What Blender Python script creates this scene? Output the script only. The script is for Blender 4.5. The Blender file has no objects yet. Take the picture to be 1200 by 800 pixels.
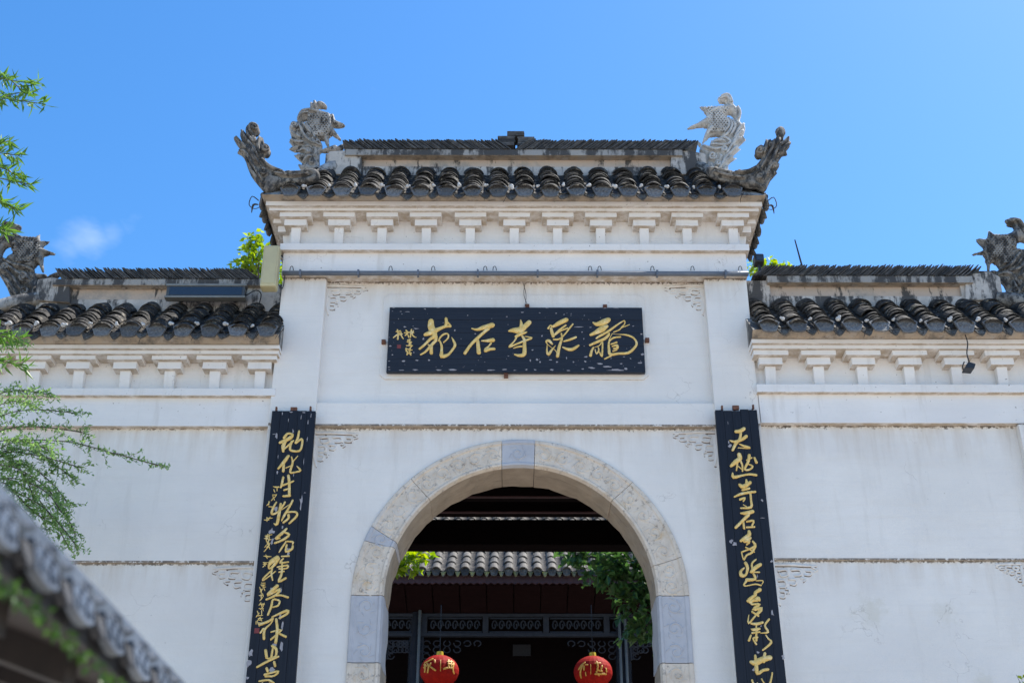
import bpy, bmesh, math, random
from mathutils import Vector, Matrix, noise
R = math.radians
rnd = random.Random(7)
sc = bpy.context.scene
col = sc.collection

# ------------------------------------------------------------------ camera
EYE = Vector((0.0, 0.0, 1.6)); FPX = 1500.0; PITCH = R(28.4); ROLL = -0.0015
fw = Vector((0, math.cos(PITCH), math.sin(PITCH)))
r0 = Vector((1, 0, 0)); u0 = r0.cross(fw)
rt = r0 * math.cos(ROLL) - u0 * math.sin(ROLL)
up = u0 * math.cos(ROLL) + r0 * math.sin(ROLL)
cd = bpy.data.cameras.new('camera'); cam = bpy.data.objects.new('camera', cd); col.objects.link(cam)
cam.matrix_world = Matrix.Translation(EYE) @ Matrix((rt, up, -fw)).transposed().to_4x4()
cd.sensor_width = 36; cd.lens = 36 * FPX / 1200.0; cd.clip_start = 0.05; cd.clip_end = 3000
cd.dof.use_dof = True; cd.dof.focus_distance = 12.35; cd.dof.aperture_fstop = 2.6
sc.camera = cam

def P(px, py, Y):
    """the point of the place seen at photograph pixel px,py on the upright plane at distance Y"""
    d = fw * FPX + rt * (px - 600) + up * (400 - py)
    return EYE + d * ((Y - EYE.y) / d.y)
def XX(px, py, Y): return P(px, py, Y).x
def ZZ(py, Y, px=604): return P(px, py, Y).z

# ------------------------------------------------------------------ world, sun, exposure
sunv = Vector((0.55, 0.27, 1.0)).normalized()
el = math.asin(sunv.z); az = math.atan2(sunv.x, sunv.y)
w = bpy.data.worlds.new('World'); sc.world = w; w.use_nodes = True
nt = w.node_tree; N = nt.nodes; L = nt.links
bg = N['Background']; sky = N.new('ShaderNodeTexSky'); sky.sky_type = 'NISHITA'; sky.sun_disc = False
sky.sun_elevation = el; sky.sun_rotation = az; sky.altitude = 300; sky.air_density = 1.0; sky.dust_density = 0.5; sky.ozone_density = 2.0
bg.inputs[1].default_value = 0.15
tc = N.new('ShaderNodeTexCoord')
mp = N.new('ShaderNodeMapping'); mp.inputs['Scale'].default_value = (9.0, 9.0, 22.0)
mp.inputs['Rotation'].default_value = (0.0, 0.35, 0.0)
L.new(tc.outputs['Generated'], mp.inputs[0])
nz = N.new('ShaderNodeTexNoise'); nz.inputs['Scale'].default_value = 1.6; nz.inputs['Detail'].default_value = 8; nz.inputs['Roughness'].default_value = .62
L.new(mp.outputs[0], nz.inputs[0])
mask = None
for (px, py, rad, st) in ((104, 280, .040, .62), (84, 292, .030, .5), (128, 272, .03, .5), (438, 103, .03, .36), (150, 262, .03, .4)):
    dv = (P(px, py, 10) - EYE).normalized()
    ds = N.new('ShaderNodeVectorMath'); ds.operation = 'DISTANCE'; ds.inputs[1].default_value = dv; L.new(tc.outputs['Generated'], ds.inputs[0])
    mr = N.new('ShaderNodeMapRange'); mr.inputs[1].default_value = rad; mr.inputs[2].default_value = 0.0; mr.inputs[3].default_value = 0; mr.inputs[4].default_value = st
    mr.interpolation_type = 'SMOOTHSTEP'; L.new(ds.outputs['Value'], mr.inputs[0])
    if mask is None: mask = mr.outputs[0]
    else:
        a = N.new('ShaderNodeMath'); a.operation = 'MAXIMUM'; L.new(mask, a.inputs[0]); L.new(mr.outputs[0], a.inputs[1]); mask = a.outputs[0]
nr = N.new('ShaderNodeMapRange'); nr.inputs[1].default_value = .86; nr.inputs[2].default_value = 1.30; nr.inputs[4].default_value = .34
ad = N.new('ShaderNodeMath'); ad.operation = 'ADD'; L.new(nz.outputs[0], ad.inputs[0]); L.new(mask, ad.inputs[1])
ad.use_clamp = False; L.new(ad.outputs[0], nr.inputs[0])
mm = N.new('ShaderNodeMath'); mm.operation = 'MULTIPLY'; L.new(mask, mm.inputs[0]); L.new(nr.outputs[0], mm.inputs[1])
gm = N.new('ShaderNodeHueSaturation'); gm.inputs['Saturation'].default_value = 1.32; gm.inputs['Value'].default_value = .96; L.new(sky.outputs[0], gm.inputs['Color'])
mx = N.new('ShaderNodeMix'); mx.data_type = 'RGBA'; L.new(mm.outputs[0], mx.inputs[0]); L.new(gm.outputs[0], mx.inputs[6]); mx.inputs[7].default_value = (6.5, 6.6, 6.9, 1)
L.new(mx.outputs[2], bg.inputs[0])
sd = bpy.data.lights.new('sun', 'SUN'); sd.energy = 4.5; sd.angle = R(0.55); sd.color = (1.0, .955, .88)
so = bpy.data.objects.new('sun', sd); col.objects.link(so); so.rotation_euler = sunv.to_track_quat('Z', 'Y').to_euler()
sc.view_settings.view_transform = 'Standard'; sc.view_settings.look = 'None'; sc.view_settings.gamma = 1.0
sc.view_settings.exposure = 0.88
sc.render.film_transparent = False
sc.cycles.max_bounces = 8; sc.cycles.diffuse_bounces = 5

# ------------------------------------------------------------------ materials
M = {}
class NG:
    def __init__(s, name):
        s.m = bpy.data.materials.new(name); s.m.use_nodes = True; s.t = s.m.node_tree
        s.b = s.t.nodes['Principled BSDF']; M[name] = s.m
        s.geo = s.t.nodes.new('ShaderNodeNewGeometry'); s.pos = s.geo.outputs['Position']
        s.oi = s.t.nodes.new('ShaderNodeObjectInfo')
    def n(s, ty): return s.t.nodes.new(ty)
    def l(s, a, b): s.t.links.new(a, b)
    def math(s, op, a, b=0.0, clamp=False):
        q = s.n('ShaderNodeMath'); q.operation = op; q.use_clamp = clamp
        for i, v in enumerate((a, b)):
            if isinstance(v, (int, float)): q.inputs[i].default_value = v
            else: s.l(v, q.inputs[i])
        return q.outputs[0]
    def noise(s, scale, detail=6, rough=.6, stretch=(1, 1, 1), off=(0, 0, 0)):
        mp = s.n('ShaderNodeMapping'); mp.inputs['Scale'].default_value = stretch; mp.inputs['Location'].default_value = off
        s.l(s.pos, mp.inputs[0]); q = s.n('ShaderNodeTexNoise'); q.inputs['Scale'].default_value = scale; q.inputs['Detail'].default_value = detail
        q.inputs['Roughness'].default_value = rough; s.l(mp.outputs[0], q.inputs[0]); return q.outputs[0]
    def ramp(s, f, a, b, lo=0.0, hi=1.0):
        q = s.n('ShaderNodeMapRange'); q.inputs[1].default_value = a; q.inputs[2].default_value = b; q.inputs[3].default_value = lo; q.inputs[4].default_value = hi
        s.l(f, q.inputs[0]); return q.outputs[0]
    def mix(s, f, a, b):
        q = s.n('ShaderNodeMix'); q.data_type = 'RGBA'
        if isinstance(f, (int, float)): q.inputs[0].default_value = f
        else: s.l(f, q.inputs[0])
        for i, v in ((6, a), (7, b)):
            if isinstance(v, tuple): q.inputs[i].default_value = (*v, 1)
            else: s.l(v, q.inputs[i])
        return q.outputs[2]
    def done(s, colr, rough=.8, bump=None, bstr=.3, bdist=.01, metal=0, spec=None):
        if isinstance(colr, tuple): s.b.inputs['Base Color'].default_value = (*colr, 1)
        else: s.l(colr, s.b.inputs['Base Color'])
        if isinstance(rough, (int, float)): s.b.inputs['Roughness'].default_value = rough
        else: s.l(rough, s.b.inputs['Roughness'])
        s.b.inputs['Metallic'].default_value = metal
        if spec is not None: s.b.inputs['Specular IOR Level'].default_value = spec
        if bump is not None:
            q = s.n('ShaderNodeBump'); q.inputs['Strength'].default_value = bstr; q.inputs['Distance'].default_value = bdist
            s.l(bump, q.inputs['Height']); s.l(q.outputs[0], s.b.inputs['Normal'])
        return s.m

def plaster(name, base=(.83, .78, .715), levels=(), warm=.35, mould=0.0, stains=(), speck=.755):
    g = NG(name)
    n1 = g.noise(1.3, 5); n2 = g.noise(14, 8, .7); n3 = g.noise(1.0, 6, .65, (7, 7, .9)); n4 = g.noise(60, 4, .6); n5 = g.noise(2.2, 6, .7, (.7, 1, 6), (3, 1, 2))
    c = g.mix(g.ramp(n1, .35, .7), base, tuple(b * .90 for b in base))
    c = g.mix(g.ramp(n5, .5, .75, 0, .35), c, (base[0] * .9, base[1] * .86, base[2] * .80))
    c = g.mix(g.ramp(n3, .56, .80, 0, warm), c, (.50, .45, .385))
    c = g.mix(g.ramp(n2, .66, .74, 0, .35), c, (.50, .46, .42))
    sp = g.noise(38, 3, .5, off=(5, 2, 9))
    c = g.mix(g.ramp(sp, speck, speck + .02, 0, .8), c, (.16, .12, .09))
    vc = g.n('ShaderNodeTexVoronoi'); vc.feature = 'DISTANCE_TO_EDGE'; vc.inputs['Scale'].default_value = .9
    wn = g.n('ShaderNodeTexNoise'); wn.inputs['Scale'].default_value = 3.0; wn.inputs['Detail'].default_value = 6; g.l(g.pos, wn.inputs[0])
    wa = g.n('ShaderNodeVectorMath'); wa.operation = 'ADD'; g.l(g.pos, wa.inputs[0]); g.l(wn.outputs['Color'], wa.inputs[1]); g.l(wa.outputs[0], vc.inputs['Vector'])
    ck = g.math('MULTIPLY', g.ramp(vc.outputs['Distance'], .0015, .005, 1, 0), g.ramp(g.noise(1.6, 3, .5, off=(2, 0, 8)), .56, .62, 0, .5))
    c = g.mix(ck, c, (.40, .35, .30))
    tm = g.noise(1, 6, .7, (1.3, 1, 22), (6, 1, 4)); c = g.mix(g.ramp(tm, .52, .72, 0, .30), c, (base[0] * .82, base[1] * .82, base[2] * .83))
    pt = g.noise(.8, 4, .55, (1, 1, 1.6), (1, 9, 5)); c = g.mix(g.ramp(pt, .46, .66, 0, .5), c, (base[0] * .86, base[1] * .86, base[2] * .88))
    if mould:
        st = g.noise(1.0, 8, .68, (6, 6, 1.3), (1, 4, 7)); bl = g.noise(3.0, 8, .7, off=(8, 8, 1))
        c = g.mix(g.ramp(bl, .56 - .16 * mould, .66, 0, .8), c, (.30, .275, .245))
        c = g.mix(g.ramp(g.math('ADD', st, g.math('MULTIPLY', n2, .25)), .715 - .155 * mould, .775 - .135 * mould, 0, .93), c, (.045, .042, .040))
    sep = g.n('ShaderNodeSeparateXYZ'); g.l(g.pos, sep.inputs[0]); z = sep.outputs[2]
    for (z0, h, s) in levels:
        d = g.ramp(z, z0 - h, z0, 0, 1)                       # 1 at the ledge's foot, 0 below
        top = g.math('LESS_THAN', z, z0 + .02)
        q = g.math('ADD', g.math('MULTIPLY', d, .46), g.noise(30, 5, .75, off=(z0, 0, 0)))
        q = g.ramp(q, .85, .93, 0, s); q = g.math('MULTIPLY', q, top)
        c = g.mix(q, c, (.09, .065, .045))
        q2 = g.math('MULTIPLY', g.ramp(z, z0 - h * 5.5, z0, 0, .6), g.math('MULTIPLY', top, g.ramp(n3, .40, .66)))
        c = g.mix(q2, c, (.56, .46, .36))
    for (sp_, sr_, sa_) in stains:
        ds = g.n('ShaderNodeVectorMath'); ds.operation = 'DISTANCE'; ds.inputs[1].default_value = sp_; g.l(g.pos, ds.inputs[0])
        q = g.math('ADD', ds.outputs['Value'], g.math('MULTIPLY', g.math('SUBTRACT', g.noise(9, 7, .75), .5), sr_ * 4.2))
        c = g.mix(g.ramp(q, sr_, sr_ * .2, 0, sa_ * .8), c, (.62, .57, .46))
    # undersides browned in patches: grime, plus warm bounce light put into the colour
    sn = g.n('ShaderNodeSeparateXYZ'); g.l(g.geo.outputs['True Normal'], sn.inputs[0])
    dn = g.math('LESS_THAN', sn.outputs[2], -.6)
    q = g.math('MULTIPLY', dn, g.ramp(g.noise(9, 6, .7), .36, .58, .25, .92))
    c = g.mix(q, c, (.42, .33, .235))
    hb = g.math('ADD', g.math('MULTIPLY', n2, .6), g.math('MULTIPLY', n4, .35))
    return g.done(c, .82, g.math('ADD', hb, n1), .5, .016)

def simple(name, a, b, rough=.7, scale=8, det=6, bstr=.3, bdist=.006, stretch=(1, 1, 1), objvar=0.0, lo=.35, hi=.7, metal=0, extra=None, spec=None):
    g = NG(name); n1 = g.noise(scale, det, .65, stretch)
    c = g.mix(g.ramp(n1, lo, hi), a, b)
    if objvar:
        hs = g.n('ShaderNodeHueSaturation'); g.l(c, hs.inputs['Color']); g.l(g.ramp(g.oi.outputs['Random'], 0, 1, 1 - objvar, 1 + objvar), hs.inputs['Value']); c = hs.outputs[0]
    if extra:
        for (colr, sc_, lo_, hi_, am, strch) in extra:
            c = g.mix(g.ramp(g.noise(sc_, 6, .7, strch, (3, 7, 1)), lo_, hi_, 0, am), c, colr)
    return g.done(c, rough, n1, bstr, bdist, metal, spec)

# planes of the front
Y0 = 11.0; YL = 11.05          # centre wall; left wing a touch further back
zs_u = ZZ(331, Y0); zs_l = ZZ(502, Y0); zs_wl = ZZ(502, YL, 200); zs_wr = ZZ(500, Y0, 1000)
zs_bl = ZZ(660, YL, 200); zs_br = ZZ(657, Y0, 1000)
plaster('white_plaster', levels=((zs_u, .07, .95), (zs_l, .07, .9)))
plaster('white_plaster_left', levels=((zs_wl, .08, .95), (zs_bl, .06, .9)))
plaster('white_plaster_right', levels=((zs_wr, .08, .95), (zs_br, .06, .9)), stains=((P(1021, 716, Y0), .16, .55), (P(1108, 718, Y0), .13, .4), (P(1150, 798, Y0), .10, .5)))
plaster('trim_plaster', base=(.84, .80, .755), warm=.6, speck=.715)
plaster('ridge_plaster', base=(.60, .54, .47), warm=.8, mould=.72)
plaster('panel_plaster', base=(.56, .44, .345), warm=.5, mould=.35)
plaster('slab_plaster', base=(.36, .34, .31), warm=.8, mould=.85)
def carving(name, a, b, dark, net=.0):
    g = NG(name)
    n1 = g.noise(5, 8, .7); n2 = g.noise(16, 8, .7, (1, 1, .6), (4, 4, 4)); n3 = g.noise(50, 4, .7)
    c = g.mix(g.ramp(n1, .38, .62), a, b)
    c = g.mix(g.ramp(g.noise(24, 5, .6, off=(9, 1, 2)), .5, .62, 0, .25 + .35 * dark), c, (.10, .09, .08))
    c = g.mix(g.ramp(n2, .64 - .20 * dark, .72 - .20 * dark, 0, .93), c, (.035, .033, .031))
    c = g.mix(g.ramp(n3, .6, .7, 0, .4), c, (.25, .23, .20))
    return g.done(c, .85, n3, .6, .008)
carving('white_carving', (.68, .66, .62), (.42, .40, .37), .22)
carving('grey_carving', (.48, .45, .41), (.26, .24, .215), .6)
carving('dark_carving', (.30, .28, .25), (.15, .14, .125), .85)
carving('horn_carving', (.30, .27, .23), (.12, .105, .09), .85, 0)
simple('tile', (.020, .018, .017), (.062, .057, .051), .75, 22, objvar=.45, extra=(((.36, .31, .24), 16, .56, .68, .8, (1, 1, 1)), ((.015, .015, .015), 7, .52, .7, .8, (1, 1, 1)), ((.10, .11, .05), 5, .62, .75, .4, (1, 1, 1))), bstr=.5, spec=.15)
simple('tile_plate', (.085, .083, .082), (.20, .193, .185), .7, 45, objvar=.35, extra=(((.03, .03, .03), 30, .55, .68, .8, (1, 1, 1)),), bstr=.9)
simple('tile_drip', (.04, .038, .036), (.16, .15, .13), .7, 45, objvar=.4, extra=(((.02, .02, .02), 30, .5, .65, .8, (1, 1, 1)),), bstr=.9)
simple('ridge_tile', (.035, .033, .030), (.12, .11, .10), .75, 18, objvar=.5, extra=(((.30, .28, .25), 9, .6, .75, .6, (1, 1, 1)),))
simple('mortar', (.60, .59, .57), (.30, .29, .27), .8, 30)
simple('twig', (.03, .028, .025), (.06, .05, .04), .8, 30)
simple('grime', (.12, .085, .06), (.25, .18, .13), .9, 30)
simple('stone_warm', (.72, .62, .505), (.54, .45, .355), .8, 6, bstr=.8, bdist=.010, extra=(((.56, .39, .20), 4, .57, .70, .65, (1, 1, 1)), ((.22, .18, .15), 26, .56, .64, .65, (1, 1, 1)), ((.70, .66, .62), 3, .5, .7, .5, (1, 1, 1))))
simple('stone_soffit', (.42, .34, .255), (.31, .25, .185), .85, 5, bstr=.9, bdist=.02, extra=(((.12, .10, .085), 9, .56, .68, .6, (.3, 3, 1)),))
simple('stone_blue', (.50, .49, .50), (.41, .405, .42), .75, 6, bstr=.5, bdist=.006, extra=(((.45, .45, .46), 12, .58, .7, .6, (1, 1, 1)),))
simple('lacquer', (.009, .011, .017), (.015, .018, .027), .55, 5, stretch=(14, 14, .6), spec=.25, bstr=.25, bdist=.004, extra=(((.07, .07, .08), 9, .68, .75, .5, (8, 8, 1)),))
simple('lacquer_sign', (.012, .015, .023), (.020, .024, .035), .55, 5, stretch=(.6, 14, 14), spec=.3, bstr=.2, bdist=.003, extra=(((.35, .35, .38), 22, .765, .78, .5, (.7, 1, 1.4)),))
simple('gilding', (.84, .60, .20), (.66, .40, .09), .45, 40, bstr=.35, bdist=.002, extra=(((.33, .15, .02), 55, .60, .68, .8, (1, 1, 1)), ((.95, .82, .50), 18, .52, .7, .7, (1, 1, 1))))
simple('primer', (.27, .25, .265), (.42, .39, .39), .85, 40)
simple('seal_red', (.22, .035, .03), (.15, .03, .03), .6, 40)
simple('rust', (.10, .035, .02), (.20, .09, .05), .8, 40)
simple('pipe_grey', (.10, .115, .145), (.15, .165, .19), .45, 12)
simple('lamp_metal', (.05, .055, .06), (.08, .085, .085), .4, 12)
simple('lamp_trim', (.22, .22, .20), (.16, .16, .15), .45, 12)
g = NG('lamp_glass'); g.done((.03, .045, .07), .12)
simple('speaker_cream', (.52, .46, .26), (.45, .40, .24), .5, 6)
simple('black_plastic', (.012, .012, .014), (.02, .02, .022), .4, 12)
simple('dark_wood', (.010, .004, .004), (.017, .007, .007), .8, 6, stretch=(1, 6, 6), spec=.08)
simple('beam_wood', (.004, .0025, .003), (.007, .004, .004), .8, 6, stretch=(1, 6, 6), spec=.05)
simple('purple_board', (.06, .024, .025), (.038, .015, .017), .6, 8, stretch=(1, 1, 1))
simple('lattice_paint', (.021, .024, .030), (.009, .010, .014), .7, 10)
simple('lattice_dark', (.020, .023, .030), (.012, .014, .018), .6, 10)
simple('column_paint', (.045, .045, .05), (.03, .03, .034), .25, 8)
simple('court_tile', (.045, .038, .030), (.13, .11, .085), .75, 9, objvar=.35, extra=(((.40, .38, .33), 7, .58, .72, .7, (1, 1, 1)), ((.03, .03, .03), 12, .55, .7, .6, (1, 1, 1))))
simple('moss_tile', (.16, .145, .11), (.36, .31, .06), .8, 12, objvar=.3)
simple('lantern_red', (.38, .014, .007), (.26, .008, .006), .7, 20, objvar=0, spec=.12)
simple('lantern_gold', (.75, .42, .06), (.55, .25, .04), .5, 40)
simple('brass', (.85, .62, .05), (.7, .5, .04), .3, 20, metal=.3)
simple('paving', (.42, .375, .32), (.33, .295, .25), .85, 3)
simple('soil', (.12, .10, .075), (.08, .07, .05), .95, 3)
simple('near_tile', (.035, .04, .048), (.07, .08, .095), .5, 9, objvar=.3, extra=(((.03, .032, .036), 6, .52, .66, .8, (1, 1, 1)),))
simple('near_plate', (.065, .08, .105), (.125, .145, .175), .4, 9, objvar=.2)
simple('near_dark', (.02, .02, .022), (.045, .045, .05), .7, 9)
simple('near_wood', (.026, .018, .015), (.014, .010, .009), .7, 4, stretch=(4, .6, 4))
simple('bark', (.07, .055, .04), (.12, .10, .075), .9, 12)
def leafm(name, a, b, trans=.35, rough=.45):
    g = NG(name); n1 = g.noise(9, 3); 
    c = g.mix(g.ramp(n1, .35, .65), a, b)
    tr = g.n('ShaderNodeBsdfTranslucent'); hs = g.n('ShaderNodeHueSaturation'); hs.inputs['Value'].default_value = 1.5; hs.inputs['Saturation'].default_value = 1.1
    g.l(c, hs.inputs['Color']); g.l(hs.outputs[0], tr.inputs[0]); g.done(c, rough)
    ms = g.n('ShaderNodeMixShader'); ms.inputs[0].default_value = trans
    g.l(g.b.outputs[0], ms.inputs[1]); g.l(tr.outputs[0], ms.inputs[2]); g.l(ms.outputs[0], g.t.nodes['Material Output'].inputs[0]); return g.m
leafm('leaf_lime', (.32, .38, .03), (.15, .25, .025), .55)
leafm('leaf_mid', (.07, .15, .025), (.045, .10, .02), .4)
leafm('leaf_dark', (.045, .10, .028), (.075, .15, .035), .35)
leafm('leaf_fine', (.26, .38, .14), (.12, .23, .06), .5)
leafm('leaf_bamboo', (.15, .26, .045), (.075, .16, .03), .45)

# ------------------------------------------------------------------ object helpers
def newobj(name, data, parent=None, loc=(0, 0, 0), rot=(0, 0, 0), label=None):
    """loc is local to the parent; parents are never rotated unless their children are meant to turn with them"""
    o = bpy.data.objects.new(name, data); col.objects.link(o)
    o.location = loc; o.rotation_euler = rot
    if parent: o.parent = parent
    if label: o['label'] = label
    return o
def thing(name, label, cat, loc=(0, 0, 0), group=None, data=None):
    o = newobj(name, data, None, loc); o['label'] = label; o['category'] = cat
    if group: o['group'] = group
    return o
def kind(o, k): o['kind'] = k; return o
class MB:
    """collects shapes in world coordinates"""
    def __init__(s): s.v = []; s.f = []; s.mi = []
    def add(s, vs, fs, mi=0):
        b = len(s.v); s.v += [tuple(v) for v in vs]; s.f += [tuple(b + i for i in f) for f in fs]; s.mi += [mi] * len(fs)
    def box(s, a, b, mi=0):
        x0, y0, z0 = a; x1, y1, z1 = b
        if x0 > x1: x0, x1 = x1, x0
        if y0 > y1: y0, y1 = y1, y0
        if z0 > z1: z0, z1 = z1, z0
        s.add([(x0, y0, z0), (x1, y0, z0), (x1, y1, z0), (x0, y1, z0), (x0, y0, z1), (x1, y0, z1), (x1, y1, z1), (x0, y1, z1)],
              [(0, 3, 2, 1), (4, 5, 6, 7), (0, 1, 5, 4), (1, 2, 6, 5), (2, 3, 7, 6), (3, 0, 4, 7)], mi)
    def prism(s, pts, y0, y1, mi=0, side=None):
        """pts = (x,z) outline, counter-clockwise seen from the front (-Y)"""
        n = len(pts); side = mi if side is None else side
        s.add([(x, y0, z) for x, z in pts] + [(x, y1, z) for x, z in pts], [tuple(range(n))], mi)
        b = len(s.v) - 2 * n
        s.f.append(tuple(b + n + i for i in reversed(range(n)))); s.mi.append(mi)
        for i in range(n):
            j = (i + 1) % n; s.f.append((b + j, b + i, b + n + i, b + n + j)); s.mi.append(side)
    def tube(s, pts, sides=8, flat=1.0, mi=0, smooth=3, cap=True):
        """pts = list of (Vector, radius); flat squeezes in Y"""
        if smooth > 1 and len(pts) > 2: pts = catmull(pts, smooth)
        rings = []
        n = len(pts)
        pf = None
        for i, (p, r) in enumerate(pts):
            t = (pts[min(i + 1, n - 1)][0] - pts[max(i - 1, 0)][0])
            t = t.normalized() if t.length > 1e-9 else Vector((0, 0, 1))
            a = Vector((0, 1, 0)) if abs(t.y) < .9 else Vector((1, 0, 0))
            u = t.cross(a).normalized(); v2 = t.cross(u).normalized()
            if pf is not None and u.dot(pf) < 0: u = -u; v2 = -v2
            pf = u
            ring = []
            for k in range(sides):
                an = 2 * math.pi * k / sides; q = u * (math.cos(an) * r) + v2 * (math.sin(an) * r)
                q.y *= flat; ring.append(p + q)
            rings.append(ring)
        vs = [q for r_ in rings for q in r_]; fs = []
        for i in range(n - 1):
            for k in range(sides):
                fs.append((i * sides + k, i * sides + (k + 1) % sides, (i + 1) * sides + (k + 1) % sides, (i + 1) * sides + k))
        if cap: fs += [tuple(reversed(range(sides))), tuple((n - 1) * sides + k for k in range(sides))]
        s.add(vs, fs, mi)
    def ball(s, c, r, seg=8, rings=6, sq=(1, 1, 1), mi=0):
        vs = [Vector(c) + Vector((0, 0, r * sq[2]))]; fs = []
        for i in range(1, rings):
            a = math.pi * i / rings
            for k in range(seg):
                b = 2 * math.pi * k / seg
                vs.append(Vector(c) + Vector((r * math.sin(a) * math.cos(b) * sq[0], r * math.sin(a) * math.sin(b) * sq[1], r * math.cos(a) * sq[2])))
        vs.append(Vector(c) - Vector((0, 0, r * sq[2])))
        for k in range(seg): fs.append((0, 1 + k, 1 + (k + 1) % seg))
        for i in range(rings - 2):
            for k in range(seg): fs.append((1 + i * seg + k, 1 + (i + 1) * seg + k, 1 + (i + 1) * seg + (k + 1) % seg, 1 + i * seg + (k + 1) % seg))
        last = len(vs) - 1; b0 = 1 + (rings - 2) * seg
        for k in range(seg): fs.append((last, b0 + (k + 1) % seg, b0 + k))
        s.add(vs, fs, mi)
    def ribbon(s, pts, yb, h, mi=0, smooth=3):
        """raised brush stroke on the upright plane yb; pts = (x, z, width), domed, standing h proud"""
        q = [(Vector((x, 0, z)), w_) for x, z, w_ in pts]
        if len(q) > 2: q = catmull(q, smooth)
        elif len(q) == 2: q = [q[0], (q[0][0].lerp(q[1][0], .5), (q[0][1] + q[1][1]) / 2), q[1]]
        a, b = q[0], q[-1]
        ta = (q[1][0] - q[0][0]).normalized() if (q[1][0] - q[0][0]).length > 1e-9 else Vector((1, 0, 0))
        tb = (q[-1][0] - q[-2][0]).normalized() if (q[-1][0] - q[-2][0]).length > 1e-9 else Vector((1, 0, 0))
        q = [(a[0] - ta * a[1] * .42, a[1] * .35), (a[0] - ta * a[1] * .22, a[1] * .8)] + q + [(b[0] + tb * b[1] * .22, b[1] * .8), (b[0] + tb * b[1] * .42, b[1] * .35)]
        vs = []; n = len(q)
        for i, (p, w_) in enumerate(q):
            t = q[min(i + 1, n - 1)][0] - q[max(i - 1, 0)][0]
            t = t.normalized() if t.length > 1e-9 else Vector((1, 0, 0))
            nn = Vector((-t.z, 0, t.x)); hh = min(h, w_ * .45) * (1 + .04 * rnd.random())
            for o_, d in ((-.5, 0), (-.42, .75), (0, 1), (.42, .75), (.5, 0)):
                v = p + nn * (o_ * w_); vs.append((v.x, yb - hh * d, v.z))
        fs = []
        for i in range(n - 1):
            for k in range(4): fs.append((i * 5 + k, i * 5 + k + 1, (i + 1) * 5 + k + 1, (i + 1) * 5 + k))
        s.add(vs, fs, mi)
    def mesh(s, name, mats, org=(0, 0, 0), smooth=False, bevel=0):
        me = bpy.data.meshes.new(name); ox, oy, oz = org
        me.from_pydata([(x - ox, y - oy, z - oz) for x, y, z in s.v], [], s.f)
        for m in (mats if isinstance(mats, (list, tuple)) else [mats]): me.materials.append(M[m])
        me.polygons.foreach_set('material_index', s.mi)
        if smooth: me.polygons.foreach_set('use_smooth', [True] * len(me.polygons))
        me.validate(); 
        if bevel:
            bm = bmesh.new(); bm.from_mesh(me); bmesh.ops.remove_doubles(bm, verts=bm.verts, dist=1e-5)
            bmesh.ops.recalc_face_normals(bm, faces=bm.faces)
            bmesh.ops.bevel(bm, geom=[e for e in bm.edges if len(e.link_faces) == 2 and e.calc_face_angle(0) > .6], offset=bevel, segments=2, affect='EDGES', profile=.6)
            bm.to_mesh(me); bm.free()
        me.update(); return me
    def build(s, name, mats, parent=None, smooth=False, bevel=0, label=None, org=None):
        """link as one object; vertices are in world coordinates, parent is an unrotated thing"""
        org = Vector(org) if org is not None else (parent_origin(parent) if parent else Vector((0, 0, 0)))
        o = newobj(name, s.mesh(name, mats, org, smooth, bevel), parent, (0, 0, 0), label=label)
        if parent: o.location = org - parent_origin(parent)
        else: o.location = org
        return o
def parent_origin(o):
    v = Vector((0, 0, 0))
    while o: v += o.location; o = o.parent
    return v
def catmull(pts, k):
    out = []; n = len(pts)
    for i in range(n - 1):
        a = pts[max(i - 1, 0)]; b = pts[i]; c = pts[i + 1]; d = pts[min(i + 2, n - 1)]
        for j in range(k):
            t = j / k; t2 = t * t; t3 = t2 * t
            f = lambda p0, p1, p2, p3: .5 * ((2 * p1) + (p2 - p0) * t + (2 * p0 - 5 * p1 + 4 * p2 - p3) * t2 + (3 * p1 - p0 - 3 * p2 + p3) * t3)
            out.append((f(a[0], b[0], c[0], d[0]), max(1e-4, f(a[1], b[1], c[1], d[1]))))
    out.append(pts[-1]); return out

# ------------------------------------------------------------------ the ground
TER = 1.5                                             # terrace the gate stands on
mb = MB(); mb.add([(-600, -600, 0), (600, -600, 0), (600, 1500, 0), (-600, 1500, 0)], [(0, 1, 2, 3)])
kind(mb.build('ground', 'paving'), 'structure')
mb = MB(); mb.box((-25, 8.6, 0.0), (25, 45, TER)); kind(mb.build('terrace', 'paving'), 'structure')
mb = MB()
for i in range(8): mb.box((-4, 6.2 + i * .3, 0.002), (4, 8.6 - .001, (i + 1) * TER / 8 - (.002 if i == 7 else 0)))
kind(mb.build('steps', 'stone_warm'), 'structure')

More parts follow.
